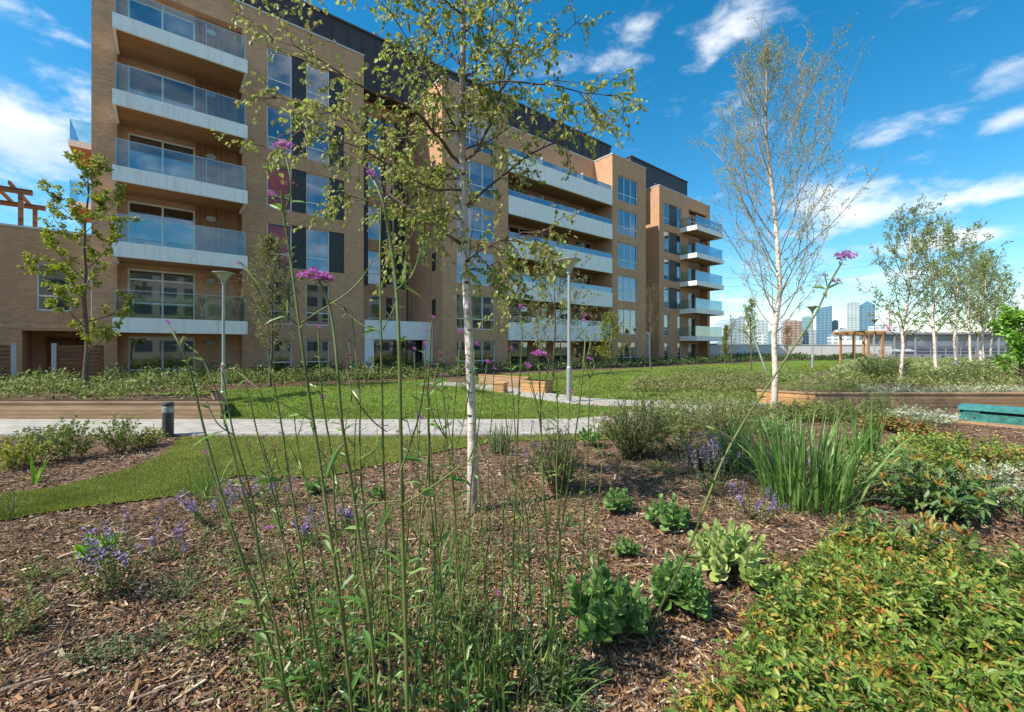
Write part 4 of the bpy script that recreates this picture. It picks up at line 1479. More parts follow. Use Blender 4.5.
for k_, (a_, b_, t_, y_, m_, l_) in enumerate([
        (757, 766, 334, YS - 80, 'white', 'low white block on the skyline left of the bare birch'),
        (792, 800, 327, YS + 120, 'white', 'white slab behind the red-brown block on the skyline'),
        (803, 816, 330, YS - 60, 'grey', 'grey low block left of the sloping blue tower'),
        (838, 848, 329, YS + 40, 'pale', 'pale block between the blue and the tall pale towers'),
        (880, 897, 331, YS + 160, 'glassblue', 'blue-grey block showing behind the white mid-rise by the crane'),
        (948, 966, 337, YS + 40, 'pale', 'pale low block above the station shed roof, behind the birch row'),
        (768, 776, 331, YS + 60, 'teal', 'green-grey block right behind the bare birch trunk on the skyline')]):
    tower(a_, b_, t_, y_, 25, fm[m_], 'office_block', l_, 'office block')

# curved glass hall
t = thing('glass_hall', 'pale curved-roof glass hall on the skyline beside the end of the apartment block', 'glass hall', ((728 - CX) / FPX * 500, 500, -.35))
mb = MB()
w, n = 13.0, 14
a = np.linspace(0, 1, n)
prof = np.stack([-w + 2 * w * a, 6 + 30 * np.sin(a * math.pi / 2) ** 1.3], 1)
for i in range(n - 1):
    (xa, za), (xb, zb) = prof[i], prof[i + 1]
    mb.poly([(xa, 0, 0), (xb, 0, 0), (xb, 0, zb), (xa, 0, za)])
    mb.poly([(xa, 0, za), (xb, 0, zb), (xb, 40, zb), (xa, 40, za)])
    mb.poly([(xa, 40, 0), (xa, 40, za), (xb, 40, zb), (xb, 40, 0)])
mb.poly([(w, 0, 0), (w, 40, 0), (w, 40, 36), (w, 0, 36)])
mb.build('shell', fm['pale'], t)
# crane
M['crane'] = plain('pink_crane_paint', (0.55, 0.10, 0.20), .6, .1)
t = thing('tower_crane', 'pink-red tower crane standing in front of the white mid-rise block on the skyline', 'crane', ((889 - CX) / FPX * 450, 450, -.35))
mb = MB()
hc = 38
for sx in (-1, 1):
    for sy in (-1, 1):
        mb.tubes([[(sx * 1.1, sy * 1.1, 0), (sx * 1.1, sy * 1.1, hc)]], .28, 4)
for i in range(12):
    z = i * hc / 12
    s = 1 if i % 2 else -1
    mb.tubes([[(-1.1 * s, -1.1, z), (1.1 * s, -1.1, z + hc / 12)]], .2, 4)
mb.build('mast', M['crane'], t)
mb = MB()
mb.tubes([[(2, 0, hc), (-5.5, 0, hc + 8)], [(2, 0, hc + 1.2), (-5.5, 0, hc + 8)]], .3, 4)
mb.box(1, 4.5, -1, 1, hc - .5, hc + 1.5)
mb.build('jib', M['crane'], t)

# overhead cables
cb = thing('overhead_cables', 'thin drooping overhead power lines crossing the sky above the skyline', 'power lines', (0, 0, 0))
for (xa, za, xb, zb, Y) in ((10, 33, 190, 44, 185), (10, 30, 190, 39.5, 185), (10, 25.5, 190, 34, 185), (10, 22, 190, 25, 185), (10, 16, 190, 18.0, 185)):
    tt = np.linspace(0, 1, 24)
    P = np.stack([xa + (xb - xa) * tt, np.full(24, Y) + 30 * tt, za + (zb - za) * tt - 4 * tt * (1 - tt) * 5], 1)
    MB().tubes([P], .07, 4).build('cable', M['rail_grey'], cb)

# ------------------------------------------------------------------ trees
def branches(start, dirs, length, r0, r1, n, bend=0.0, wob=0.1, rng=R):
    B = len(start)
    P = np.empty((B, n, 3))
    P[:, 0] = start
    d = nrm(np.array(dirs, float))
    step = (np.asarray(length) / (n - 1))[:, None]
    bend = np.broadcast_to(np.asarray(bend, float), (B,))[:, None]
    for i in range(1, n):
        d = nrm(d + bend * np.array([[0, 0, 1.]]) / (n - 1) + rng.normal(0, wob, (B, 3)) / math.sqrt(n))
        P[:, i] = P[:, i - 1] + d * step
    t = np.linspace(0, 1, n)[None]
    r = np.asarray(r0)[:, None] * (1 - t) + np.asarray(r1)[:, None] * t if np.ndim(r0) else r0 * (1 - t) + r1 * t
    r = np.broadcast_to(r, (B, n))
    return P, r


def sample_on(P, t):
    """P (B,n,3), t (B,k) in 0..1 -> points, tangents (B,k,3)"""
    n = P.shape[1]
    f = np.clip(t * (n - 1), 0, n - 1.001)
    i = f.astype(int)
    fr = (f - i)[..., None]
    b = np.arange(P.shape[0])[:, None]
    a, c = P[b, i], P[b, i + 1]
    return a * (1 - fr) + c * fr, nrm(c - a)


def spawn(P, k, tmin, tmax, ang, rng=R, up=0.0):
    """children bases and directions"""
    B = P.shape[0]
    t = tmin + (tmax - tmin) * (np.arange(k)[None] + rng.random((B, k))) / k
    p, T = sample_on(P, t)
    rnd = nrm(rng.normal(0, 1, p.shape))
    perp = nrm(np.cross(T, rnd))
    a = rng.normal(ang, .18, (B, k))[..., None]
    d = T * np.cos(a) + perp * np.sin(a)
    d[..., 2] += up
    return p.reshape(-1, 3), nrm(d).reshape(-1, 3), t.reshape(-1)


def leaf_dirs(T, rng, spread=1.0, down=0.3):
    d = T + rng.normal(0, spread, T.shape)
    d[:, 2] -= down
    nn = rng.normal(0, .6, T.shape) + np.array([0, 0, 1.])
    return nrm(d), nrm(nn)


def tree(name, label, loc, h, r, z0, spread, nb, wood, leafm, nleaf, lsize, seed, ang=0.75, bend=0.6, shape='cone', k2=7, l2=.38, k3=4, l3=.4, lean=0.0,
         twigm=None, leafkind='oval', group=None, down=.2, lw=.65, sides=9, rtop=.15, bf=.36, cat='tree'):
    rng = np.random.default_rng(seed)
    t = thing(name, label, cat, loc, 0, group)
    tw = MB()
    n = 10
    hh = np.linspace(0, 1, n)
    P0 = np.stack([lean * hh * h + np.cumsum(rng.normal(0, .006 * h, n)), np.cumsum(rng.normal(0, .006 * h, n)), hh * h], 1)
    P0[0] = (0, 0, -.05)
    rr = r * (1 - hh) ** .8 + rtop * r * hh
    rr[0] *= 1.25
    tw.tubes([P0], rr[None], sides)
    tr = tw.build('trunk', wood, t, smooth=True)
    # first order
    tt = z0 + (1 - z0 - .02) * (np.arange(nb) + rng.random(nb) * .7) / nb
    p, T = sample_on(P0[None], tt[None])
    p, T = p[0], T[0]
    az = np.arange(nb) * 2.399 + rng.normal(0, .4, nb)
    a = ang * (1.1 - .55 * (tt - z0) / (1 - z0)) + rng.normal(0, .1, nb)
    d = np.stack([np.cos(az) * np.sin(a), np.sin(az) * np.sin(a), np.cos(a)], 1)
    u = (tt - z0) / (1 - z0)
    if shape == 'cone':
        prof = np.sin(np.clip(u * .9 + .16, 0, 1) * math.pi) ** .75
    elif shape == 'col':
        prof = .75 + .25 * np.sin(u * math.pi)
        prof *= (1 - u ** 4)
    else:
        prof = np.sin(np.clip(u * .8 + .2, 0, 1) * math.pi) ** .5
    ln = spread * (prof + .12) * rng.uniform(.8, 1.15, nb)
    b1r = np.interp(tt, hh, rr) * bf
    P1, r1 = branches(p, d, ln, b1r, np.full(nb, .004 + .02 * r), 7, bend, .28, rng)
    cr = MB()
    cr.tubes(P1, r1, 5)
    c, cd, ct = spawn(P1, k2, .18, 1.0, .7, rng, .15)
    l = np.repeat(ln, k2) * l2 * rng.uniform(.5, 1.2, len(c)) * (1.15 - .6 * ct)
    P2, r2 = branches(c, cd, l, np.full(len(c), .05 * r + .002), np.full(len(c), .0015), 5, bend * .5, .3, rng)
    cr.tubes(P2, r2, 4)
    c, cd, ct = spawn(P2, k3, .15, 1.0, .7, rng, .0)
    l = np.repeat(l, k3) * l3 * rng.uniform(.5, 1.3, len(c)) + .04
    P3, r3 = branches(c, cd, l, np.full(len(c), .02 * r + .001), np.full(len(c), .001), 4, bend * .2 - down * .6, .35, rng)
    cr.tubes(P3, r3, 3)
    cr.build('branches', twigm or wood, t)
    if nleaf:
        A = np.concatenate([P3.reshape(-1, 4, 3)])
        B = rng.choice(len(A), nleaf, p=l / l.sum())
        q, T = sample_on(A[B], rng.random((nleaf, 1)))
        q, T = q[:, 0], T[:, 0]
        q = q + rng.normal(0, lsize * .35, q.shape)
        d, nn = leaf_dirs(T, rng, .8, down)
        lv = MB()
        s = lsize * rng.uniform(.6, 1.25, nleaf)
        lv.leaves(q, d, nn, s, s * lw, leafkind, .2)
        lv.build('foliage', leafm, t)
    return t


# --- the near birch: limbs laid out after the photograph, each at its own depth
def near_birch():
    rng = np.random.default_rng(3)
    bx, by, bz = gh(472, 512)
    t = thing('birch_tree', 'nearest birch, slender white trunk and hanging green leaves, rising from the mulch at centre', 'tree', (bx, by, bz))
    o = np.array([bx, by, bz])
    Y = by

    def pt(px, py, dy=0.0):
        return np.array(wp(px, py, Y + dy)) - o
    tp_ = [pt(472, 516), pt(472, 470), pt(472, 420), pt(470, 360), pt(467, 300), pt(465, 250), pt(463.5, 200), pt(462.5, 150), pt(462.5, 100), pt(463, 50), pt(464, 0), pt(465, -50), pt(466, -110), pt(467, -170)]
    rr = np.array([.056, .046, .043, .041, .039, .037, .032, .030, .027, .027, .023, .019, .014, .007])
    tw = MB()
    P = np.array(tp_)
    # resample smooth
    k = np.linspace(0, len(P) - 1, 40)
    P = np.stack([np.interp(k, np.arange(len(P)), P[:, i]) for i in range(3)], 1)
    rr2 = np.interp(k, np.arange(len(rr)), rr) * (1 + rng.normal(0, .025, 40))
    tw.tubes([P], rr2[None], 14)
    tw.build('trunk', M['birch_young'], t, smooth=True)
    # knots
    kn = MB()
    for (px, py) in ((466, 243), (468, 262), (467, 283), (470, 330), (471, 372), (470, 415), (474, 450), (464, 175), (461, 128)):
        c = pt(px, py)
        c[1] -= .027
        th = np.linspace(0, 2 * math.pi, 9)[:-1]
        V = np.stack([.026 * np.cos(th), np.full(8, -.012), .013 * np.sin(th)], 1) + c
        V = np.concatenate([V, [c + np.array([0, -.022, 0])]])
        kn.add(V, np.array([[i, (i + 1) % 8, 8] for i in range(8)]))
    kn.build('branch_scar', M['twig'], t)
    limbs = [  # (pixel, depth offset) polylines, base radius
        ([(462, 243, 0), (440, 231, .05), (412, 212, .15), (395, 198, .2), (372, 172, .3), (345, 150, .35), (318, 138, .4), (290, 128, .4), (262, 150, .4)], .022),
        ([(456, 160, 0), (441, 140, -.1), (422, 118, -.2), (404, 103, -.3), (370, 92, -.45), (335, 70, -.5), (300, 48, -.55), (272, 40, -.5)], .020),
        ([(474, 156, 0), (486, 134, -.1), (497, 105, -.25), (506, 70, -.3), (512, 40, -.4), (520, 0, -.5)], .016),
        ([(466, 205, 0), (490, 186, .1), (512, 168, .2), (540, 148, .3), (568, 140, .35), (600, 128, .4), (622, 118, .4)], .017),
        ([(463, 120, 0), (480, 110, .1), (500, 92, .2), (512, 70, .3), (530, 55, .4), (560, 38, .5), (585, 15, .5)], .014),
        ([(462, 66, 0), (448, 50, .1), (430, 22, .2), (412, -5, .3), (398, -40, .3)], .014),
        ([(462, 108, 0), (448, 92, .2), (430, 62, .3), (408, 30, .4), (385, -10, .4)], .013),
        ([(462, 135, 0), (450, 118, -.1), (438, 92, -.1), (420, 60, -.2), (396, 20, -.3), (380, -10, -.4)], .012),
        ([(464, 78, 0), (476, 70, -.1), (488, 50, -.15), (494, 10, -.2), (500, -30, -.2)], .013),
        ([(466, 30, 0), (480, 10, .1), (505, -20, .2), (530, -50, .3)], .012),
        ([(463, 90, 0), (478, 84, -.2), (510, 82, -.4), (548, 84, -.5), (580, 92, -.55), (612, 96, -.55)], .012),
        ([(464, 180, 0), (448, 178, .3), (430, 176, .6), (405, 165, .8), (380, 160, .9)], .011),
        ([(462, 15, 0), (440, -5, -.2), (415, -30, -.3), (370, -50, -.4)], .013),
        ([(464, 262, 0), (478, 252, -.2), (500, 240, -.3), (528, 232, -.4), (545, 236, -.4)], .009),
        ([(463, 150, 0), (490, 140, .3), (520, 122, .6), (560, 108, .8), (590, 100, .9)], .011),
        ([(465, 222, 0), (447, 208, -.1), (428, 212, -.2), (410, 235, -.25), (398, 262, -.3)], .010),
        ([(464, 170, 0), (440, 178, .2), (415, 196, .3), (385, 205, .35), (352, 196, .4), (330, 205, .4)], .011),
        ([(467, 270, 0), (484, 268, -.1), (506, 274, -.2), (526, 292, -.25)], .008),
        ([(462, 130, 0), (435, 132, .1), (400, 140, .1), (365, 128, .1), (330, 112, .1), (300, 100, .1), (272, 96, .1)], .012),
        ([(462, 190, 0), (430, 190, -.3), (400, 170, -.4), (365, 150, -.6), (330, 135, -.7), (300, 130, -.7)], .012),
        ([(466, -20, 0), (440, -60, 0), (400, -80, .1), (340, -60, .1), (300, -30, .1), (270, 0, .1)], .012),
    ]
    lim = MB()
    sub = []
    tpx = [(-170, 467), (-110, 466), (0, 464), (50, 463), (100, 462.5), (150, 462.5), (200, 463.5), (250, 465), (300, 467)]
    for pts, r0 in limbs:
        yy = pts[0][1] + 5
        pts = [(float(np.interp(yy, [a for a, b in tpx], [b for a, b in tpx])), yy, 0)] + pts
        A = np.array([pt(*p) for p in pts])
        k = np.linspace(0, len(A) - 1, 14)
        Q = np.stack([np.interp(k, np.arange(len(A)), A[:, i]) for i in range(3)], 1)
        Q[1:-1] += rng.normal(0, .007, (12, 3))
        lim.tubes([Q], np.linspace(r0, .003, 14)[None], 6)
        sub.append(Q)
    P1 = np.stack(sub)
    c, cd, ct = spawn(P1, 15, .15, 1.0, .75, rng, .12)
    l = rng.uniform(.22, .60, len(c)) * (1.1 - .4 * ct)
    P2, r2 = branches(c, cd, l, np.full(len(c), .005), np.full(len(c), .0015), 7, -.35, .35, rng)
    lim.tubes(P2, r2, 4)
    c, cd, ct = spawn(P2, 4, .2, 1.0, .8, rng, -.1)
    l = rng.uniform(.10, .30, len(c))
    P3, r3 = branches(c, cd, l, np.full(len(c), .0022), np.full(len(c), .001), 5, -.9, .3, rng)
    lim.tubes(P3, r3, 3)
    lim.build('branches', M['twig'], t)
    lv = MB()

    def put(Pn, k, lo):
        q, T = sample_on(Pn, lo + (1 - lo) * rng.random((len(Pn), k)))
        q, T = q.reshape(-1, 3), T.reshape(-1, 3)
        keep = rng.random(len(q)) < .88
        q, T = q[keep], T[keep]
        q = q + rng.normal(0, .012, q.shape)
        d, nn = leaf_dirs(T, rng, .7, .75)
        s = rng.uniform(.028, .056, len(q))
        lv.leaves(q, d, nn, s, s * .78, 'oval', .22)
    put(P3, 8, .1)
    put(P2, 10, .15)
    lv.build('foliage', M['birch_leaf'], t)
    return t


near_birch()

# bare birch, middle right
def mid_birch():
    bx, by, bz = gh(773, 418)
    t = tree('birch_tree', 'tall nearly bare birch with white trunk and sparse golden twigs against blue sky', (bx, by, bz), 8.5, .066, .22, 2.5, 60,
             M['birch_tall'], M['birch_leaf_small'], 17000, .036, 21, ang=.80, bend=.80, shape='cone', k2=9, l2=.36, k3=4, l3=.4, twigm=M['twig_pale'], leafkind='oval', down=.0, lw=.5, sides=12, bf=.26)
    return t


mid_birch()
tree('young_tree', 'thin young tree with yellow-green leaves growing in the left timber planter', (-10.75, 10.9, .33), 5.7, .060, .18, 1.25, 17, M['bark'], M['maple_leaf'], 4800, .085, 33,
     ang=.95, bend=.35, shape='oval', k2=5, l2=.45, k3=3, l3=.4, down=.3, lw=.7)
tree('young_tree', 'bushy conical young tree with olive foliage between the left balconies and the entrance', (-9.55, 17.0, .0), 6.0, .055, .17, 1.5, 34, M['bark'], M['olive_leaf'], 7500, .075, 34,
     ang=.85, bend=.8, shape='cone', k2=6, l2=.45, k3=4, l3=.4, down=.0, lw=.6)
tree('multi_stem_tree', 'loose spreading small tree in front of the long balconies, left of the lamp post', (1.9, 19.8, .05), 5.2, .05, .08, 2.3, 26, M['bark'], M['olive_leaf'], 2600, .10, 35,
     ang=.95, bend=.4, shape='oval', k2=6, l2=.4, k3=3, l3=.4, down=.1)
tree('bare_tree', 'leafless grey-brown young tree in front of the recess right of the windowed brick block', (9.7, 30.0, -.1), 5.8, .055, .30, 1.75, 34, M['bark'], M['olive_leaf'], 500, .06, 36, ang=.75, bend=.6, k2=8, l2=.4, k3=4)
tree('young_tree', 'small bushy yellowish tree at the foot of the long balconies, right of the lamp post', (5.35, 23.5, .0), 2.9, .05, .15, 1.15, 24, M['bark'], M['maple_leaf'], 1400, .11, 37, ang=.7, bend=.7, shape='oval')
tree('young_tree', 'slim yellow-green sapling in front of the far balconies at the end of the block', (19.8, 40, -.1), 3.6, .05, .1, .8, 22, M['bark'], M['maple_leaf'], 1300, .13, 38, ang=.5, bend=.9, shape='col')
tree('young_tree', 'small greenish tree beside the leaning stake, left of the bare birch trunk', (14.0, 25.2, .1), 4.3, .05, .25, .95, 26, M['bark'], M['tree_leaf'], 2200, .08, 39, ang=.55, bend=.8, shape='cone')
st = thing('tree_stake', 'leaning pale timber stake beside the small greenish tree', 'stake', (14.6, 24.6, .0))
MB().tubes([[(0, 0, 0), (-.75, .1, 2.3)]], .045, 6, cap=True).build('stake', M['fence_post'], st)
tree('young_tree', 'thin sapling with red-brown leaves in front of the grey wall near the distant lamp post', (20.5, 32, -.1), 3.2, .04, .3, .8, 18, M['bark'], M['heuchera'], 420, .10, 40, ang=.7, bend=.6)
tree('young_tree', 'slender bare sapling with a few reddish leaves at the end of the apartment block', (19.2, 37.5, -.1), 4.6, .04, .2, 1.0, 20, M['bark'], M['heuchera'], 240, .08, 41, ang=.6, bend=.6)

# the row of birches in the right planter
row = [(900, 15.9, 5.9, .073, 1.65, 'nearest and widest birch in the row on the right, standing by the variegated edging'),
       (936.5, 21.5, 6.9, .09, 1.9, 'second birch of the row on the right, trunk right of the nearest one'),
       (956, 24.5, 7.6, .10, 2.0, 'third birch of the row on the right'),
       (971, 31, 8.2, .10, 1.9, 'fourth birch of the row on the right, with a slim trunk'),
       (981, 33, 8.1, .11, 2.0, 'leaning birch of the row on the right, fifth from the nearest'),
       (985.5, 36, 8.0, .11, 2.0, 'sixth birch of the row on the right, farther back'),
       (990.5, 39, 7.4, .11, 2.2, 'farthest birch at the right end of the row')]
for i, (px, Y, h, r, sp, lab) in enumerate(row):
    x = (px - CX) / FPX * Y
    tree('birch_tree', lab, (x, Y, .30), h, r * .82, .24, sp * 1.12, 34, M['birch'], M['tree_leaf'], 5800 if i < 3 else 4000, .066 + .010 * i, 50 + i, ang=.98, bend=.7, shape='oval', k2=7, l2=.36, k3=3, l3=.4,
         lean=(-.03 if i % 2 else .02), group='row of birches in the right planter', lw=.7, sides=8, twigm=M['bark'])

# bright leafy tree at the right edge
tree('broadleaf_shrub', 'bright green broad-leaved shrub cut off by the right edge of the garden, behind the planter', (18.0, 15.2, .3), 2.3, .05, .1, .85, 16, M['bark'], M['lime'], 1300, .16, 61, ang=.7, bend=.6, shape='oval', lw=.75, cat='shrub')

# ------------------------------------------------------------------ tall verbenas in the foreground
def catmull(P, m=6):
    P = np.array(P, float)
    if len(P) < 3:
        k = np.linspace(0, len(P) - 1, m)
        return np.stack([np.interp(k, np.arange(len(P)), P[:, i]) for i in range(3)], 1)
    Q = np.vstack([2 * P[0] - P[1], P, 2 * P[-1] - P[-2]])
    out = []
    for i in range(1, len(Q) - 2):
        for t in np.linspace(0, 1, m, endpoint=False):
            a, b, c, d = Q[i - 1], Q[i], Q[i + 1], Q[i + 2]
            out.append(.5 * (2 * b + (c - a) * t + (2 * a - 5 * b + 4 * c - d) * t * t + (3 * b - a - 3 * c + d) * t ** 3))
    out.append(Q[-2])
    return np.array(out)


def floret_ball(mb, c, r, rng, n=70, mi=0):
    d = nrm(rng.normal(0, 1, (n, 3)) + np.array([0, 0, .35]))
    d[:, 2] = np.abs(d[:, 2]) - .25
    d = nrm(d)
    p = c + d * np.array([r, r, r * .7]) * rng.uniform(.55, .95, (n, 1))
    nn = nrm(d + rng.normal(0, .5, d.shape))
    ax = nrm(np.cross(nn, rng.normal(0, 1, d.shape)) + d * .5)
    mb.leaves(p, ax, nn, r * .36, r * .34, 'oval', .15, mi=mi)


def verbena(label, stems, heads, seed, low_leaves=True, group=None, base=None):
    """stems: list of (pixel polyline bottom->top, depth, radius); heads: (px, py, depth, radius, 'flower'|'bud')"""
    rng = np.random.default_rng(seed)
    pts, Y, r = stems[0]
    p0 = np.array(wp(*pts[0], Y))
    zg = gz(p0[0], p0[1])
    o = np.array([p0[0], p0[1], zg])
    t = thing('verbena', label, 'flower', tuple(o), 0, group)
    for si, (pts, Y, r) in enumerate(stems):
        P = [np.array(wp(px, py, Y + (0 if si == 0 else .0) + .02 * math.sin(i * 1.7 + seed))) - o for i, (px, py) in enumerate(pts)]
        if si == 0 and P[0][2] > 0.02:
            d = nrm(P[0] - P[1])
            P = [np.array([P[0][0] + d[0] / max(-d[2], .2) * P[0][2] * .5, 0, -.02])] + P
        Q = catmull(P)
        rr = np.linspace(r * 1.2, r * .7, len(Q))
        MB().tubes([Q], rr[None], 7).build('stem', M['stem'] if si == 0 or seed % 3 else M['stem_brown'], t, smooth=True)
        # opposite leaves at nodes
        Ltot = np.linalg.norm(np.diff(Q, axis=0), axis=1).sum()
        nn_ = max(2, int(Ltot / .17))
        tt = (np.arange(nn_) + rng.uniform(.2, .8, nn_)) / nn_
        if si == 0:
            tt = np.concatenate([tt, rng.uniform(0, .28, 5)]) if low_leaves else tt
        q, T = sample_on(Q[None], tt[None])
        q, T = q[0], T[0]
        pr_ = nrm(np.cross(T, rng.normal(0, 1, T.shape)))
        lv = MB()
        for s in (1, -1):
            d = nrm(pr_ * s + T * .9)
            ln = rng.uniform(.03, .085, len(q)) * np.where(tt < .3, 1.5, .8)
            lv.leaves(q, d, nrm(T + rng.normal(0, .2, T.shape)), ln, ln * .20, 'oval', .25, droop=.3)
        lv.build('foliage', M['iris'], t)
    for h in heads:
        px, py, Y, r, k = h
        c = np.array(wp(px, py, Y)) - o
        r = r * 1.05
        mb = MB()
        if k == 'flower':
            offs = [(0, 0, 0)] + ([(-.9, 0, -.35), (.95, .2, -.3), (.1, .6, -.5)] if r > .022 else [(.5, 0, -.5)])
            for a in offs:
                floret_ball(mb, c + np.array(a) * r, r * .62, rng, 60)
            mb.build('flower_head', M['magenta'], t)
            b = MB()
            for a in offs:
                floret_ball(b, c + np.array(a) * r - np.array([0, 0, r * .35]), r * .40, rng, 30)
            b.build('calyx', M['bud'], t)
        else:
            floret_ball(mb, c, r, rng, 46)
            floret_ball(mb, c + np.array([r * .9, 0, -r * .5]), r * .8, rng, 30)
            mb.build('seed_head', M['bud'], t)
    return t


G = 'tall verbenas in the foreground bed'
verbena('tall verbena leaning left, its small pink buds just right of the bollard',
        [([(300, 735), (272, 650), (247, 575), (222, 495), (203, 425), (190, 370), (180, 345), (168, 325)], 1.75, .0050), ([(262, 560), (240, 480), (222, 410), (204, 362), (184, 342)], 1.75, .0035)],
        [(167, 321, 1.75, .012, 'flower'), (183, 339, 1.75, .010, 'bud')], 1, group=G)
verbena('tall forked verbena with three magenta heads in front of the red-curtained windows',
        [([(352, 712), (340, 600), (328, 520), (318, 450), (310, 400), (303, 352), (296, 300), (290, 255), (284, 215), (281, 190)], 1.6, .0055),
         ([(298, 325), (275, 305), (255, 280), (240, 262)], 1.6, .003), ([(299, 325), (318, 312), (345, 295), (362, 278), (372, 262)], 1.6, .003),
         ([(286, 215), (276, 202), (271, 190)], 1.6, .0025), ([(286, 210), (291, 192), (290, 175), (284, 150)], 1.6, .003), ([(312, 420), (285, 405), (258, 388), (238, 372)], 1.6, .0025)],
        [(283, 143, 1.6, .024, 'flower'), (271, 193, 1.6, .020, 'flower'), (290, 183, 1.6, .016, 'bud'), (239, 263, 1.6, .009, 'bud'), (373, 261, 1.6, .006, 'bud')], 2, group=G)
verbena('verbena with the largest magenta cluster on a curved stem, left of the entrance',
        [([(378, 735), (372, 640), (362, 560), (352, 485), (343, 430), (338, 375), (333, 325), (326, 295), (318, 279)], 1.45, .0055),
         ([(346, 365), (354, 395), (372, 420), (387, 432)], 1.45, .0028), ([(345, 442), (330, 458), (318, 472)], 1.45, .0022)],
        [(313, 272, 1.45, .034, 'flower'), (324, 276, 1.45, .022, 'flower'), (348, 355, 1.45, .010, 'bud'), (343, 366, 1.45, .012, 'bud')], 3, group=G)
verbena('straight upright verbena stem with side forks, topped at the hanging birch leaves',
        [([(392, 740), (389, 640), (386, 540), (383, 440), (381, 330), (380, 260), (381, 205)], 1.7, .0048), ([(382, 332), (362, 325), (342, 308)], 1.7, .0028),
         ([(382, 440), (360, 470), (335, 505)], 1.7, .0022), ([(383, 330), (392, 312), (396, 300)], 1.7, .0022)],
        [(381, 203, 1.7, .012, 'bud'), (340, 305, 1.7, .007, 'bud')], 4, group=G)
verbena('thickest upright verbena stem left of the birch trunk, bending left to a magenta head',
        [([(408, 745), (406, 640), (403, 540), (401, 440), (399, 340), (395, 275), (389, 232), (384, 205), (376, 185), (371, 176)], 1.4, .0062),
         ([(401, 470), (418, 420), (425, 380)], 1.4, .003), ([(396, 290), (412, 275), (424, 240)], 1.4, .0025), ([(403, 505), (430, 488), (458, 468), (482, 452)], 1.4, .0028), ([(402, 500), (385, 502), (352, 505)], 1.4, .0024)],
        [(370, 172, 1.4, .019, 'flower'), (383, 196, 1.4, .012, 'bud')], 5, group=G)
verbena('long diagonal verbena stem leaning right across the bed, with a magenta head against the clouds',
        [([(652, 628), (672, 582), (690, 545), (707, 500), (722, 462), (742, 425), (765, 390), (793, 348), (815, 315), (829, 285), (842, 262)], 2.4, .0068),
         ([(826, 298), (827, 285), (825, 277)], 2.4, .003), ([(700, 515), (660, 500), (620, 500), (590, 498)], 2.4, .003), ([(735, 440), (700, 420), (672, 400), (655, 380)], 2.4, .003)],
        [(846, 253, 2.4, .040, 'flower'), (836, 281, 2.4, .020, 'bud'), (824, 275, 2.4, .015, 'bud')], 6, group=G)
verbena('verbena with two magenta clusters just left of the orange bench block',
        [([(563, 690), (553, 610), (547, 540), (543, 480), (541, 430), (540, 395), (539, 362)], 1.9, .0048), ([(541, 430), (536, 400), (528, 372)], 1.9, .003),
         ([(541, 405), (546, 380), (549, 358)], 1.9, .002)],
        [(539, 352, 1.9, .022, 'flower'), (527, 364, 1.9, .020, 'flower'), (549, 356, 1.9, .010, 'bud')], 7, group=G)
verbena('slim verbena with one small pink head before the lowest white balcony',
        [([(508, 690), (512, 600), (514, 520), (517, 450), (519, 390), (522, 345), (521, 318)], 2.0, .0042)], [(521, 306, 2.0, .018, 'flower')], 8, group=G)
verbena('verbena with a reddish seed head just right of the lamp post',
        [([(540, 720), (552, 620), (560, 540), (570, 470), (578, 415), (583, 370), (586, 330)], 1.95, .0045), ([(583, 372), (589, 350), (591, 335)], 1.95, .0025)],
        [(587, 315, 1.95, .018, 'bud'), (584, 320, 1.95, .014, 'flower')], 9, group=G)
verbena('short verbena with a forked pink tip, right of the lamp post',
        [([(575, 690), (580, 600), (584, 520), (587, 460), (589, 410), (590, 378)], 2.1, .0038), ([(590, 378), (586, 368), (583, 360)], 2.1, .0022), ([(590, 378), (594, 368), (593, 358)], 2.1, .0022)],
        [(589, 358, 2.1, .013, 'flower'), (594, 368, 2.1, .008, 'bud')], 10, group=G)
verbena('thin verbena with a magenta head just left of the birch trunk',
        [([(470, 690), (462, 600), (456, 520), (452, 450), (457, 380), (460, 340)], 2.1, .0034), ([(453, 460), (446, 410), (440, 372)], 2.1, .0024), ([(453, 455), (464, 420), (475, 350)], 2.1, .0024)],
        [(460, 331, 2.1, .017, 'flower'), (440, 360, 2.1, .010, 'bud'), (476, 343, 2.1, .016, 'flower')], 11, group=G)
verbena('thin verbena with two stacked magenta heads in front of the entrance canopy',
        [([(448, 700), (442, 600), (436, 520), (430, 440), (426, 380), (425, 350)], 2.0, .0036), ([(428, 400), (436, 372), (440, 355)], 2.0, .0022)],
        [(425, 343, 2.0, .015, 'flower'), (426, 330, 2.0, .012, 'flower'), (440, 352, 2.0, .009, 'flower')], 12, group=G)
verbena('slender verbena with a tiny pink head overlapping the birch trunk below the leaves',
        [([(492, 700), (486, 600), (480, 500), (474, 400), (470, 312)], 2.3, .0032)], [(469, 303, 2.3, .013, 'flower')], 13, group=G)
verbena('dark-budded verbena with wiry forks left of centre, in front of the near lawn',
        [([(345, 700), (330, 600), (318, 540), (305, 480), (297, 440), (294, 415)], 2.2, .0035), ([(305, 480), (292, 450), (282, 434)], 2.2, .0022), ([(297, 440), (303, 420), (306, 412)], 2.2, .002)],
        [(281, 433, 2.2, .012, 'bud'), (306, 411, 2.2, .007, 'bud')], 14, group=G)
verbena('low verbena with a single magenta head above the mulch left of centre',
        [([(275, 610), (272, 570), (269, 535)], 3.0, .0035)], [(268, 527, 3.0, .022, 'flower')], 15, group=G)
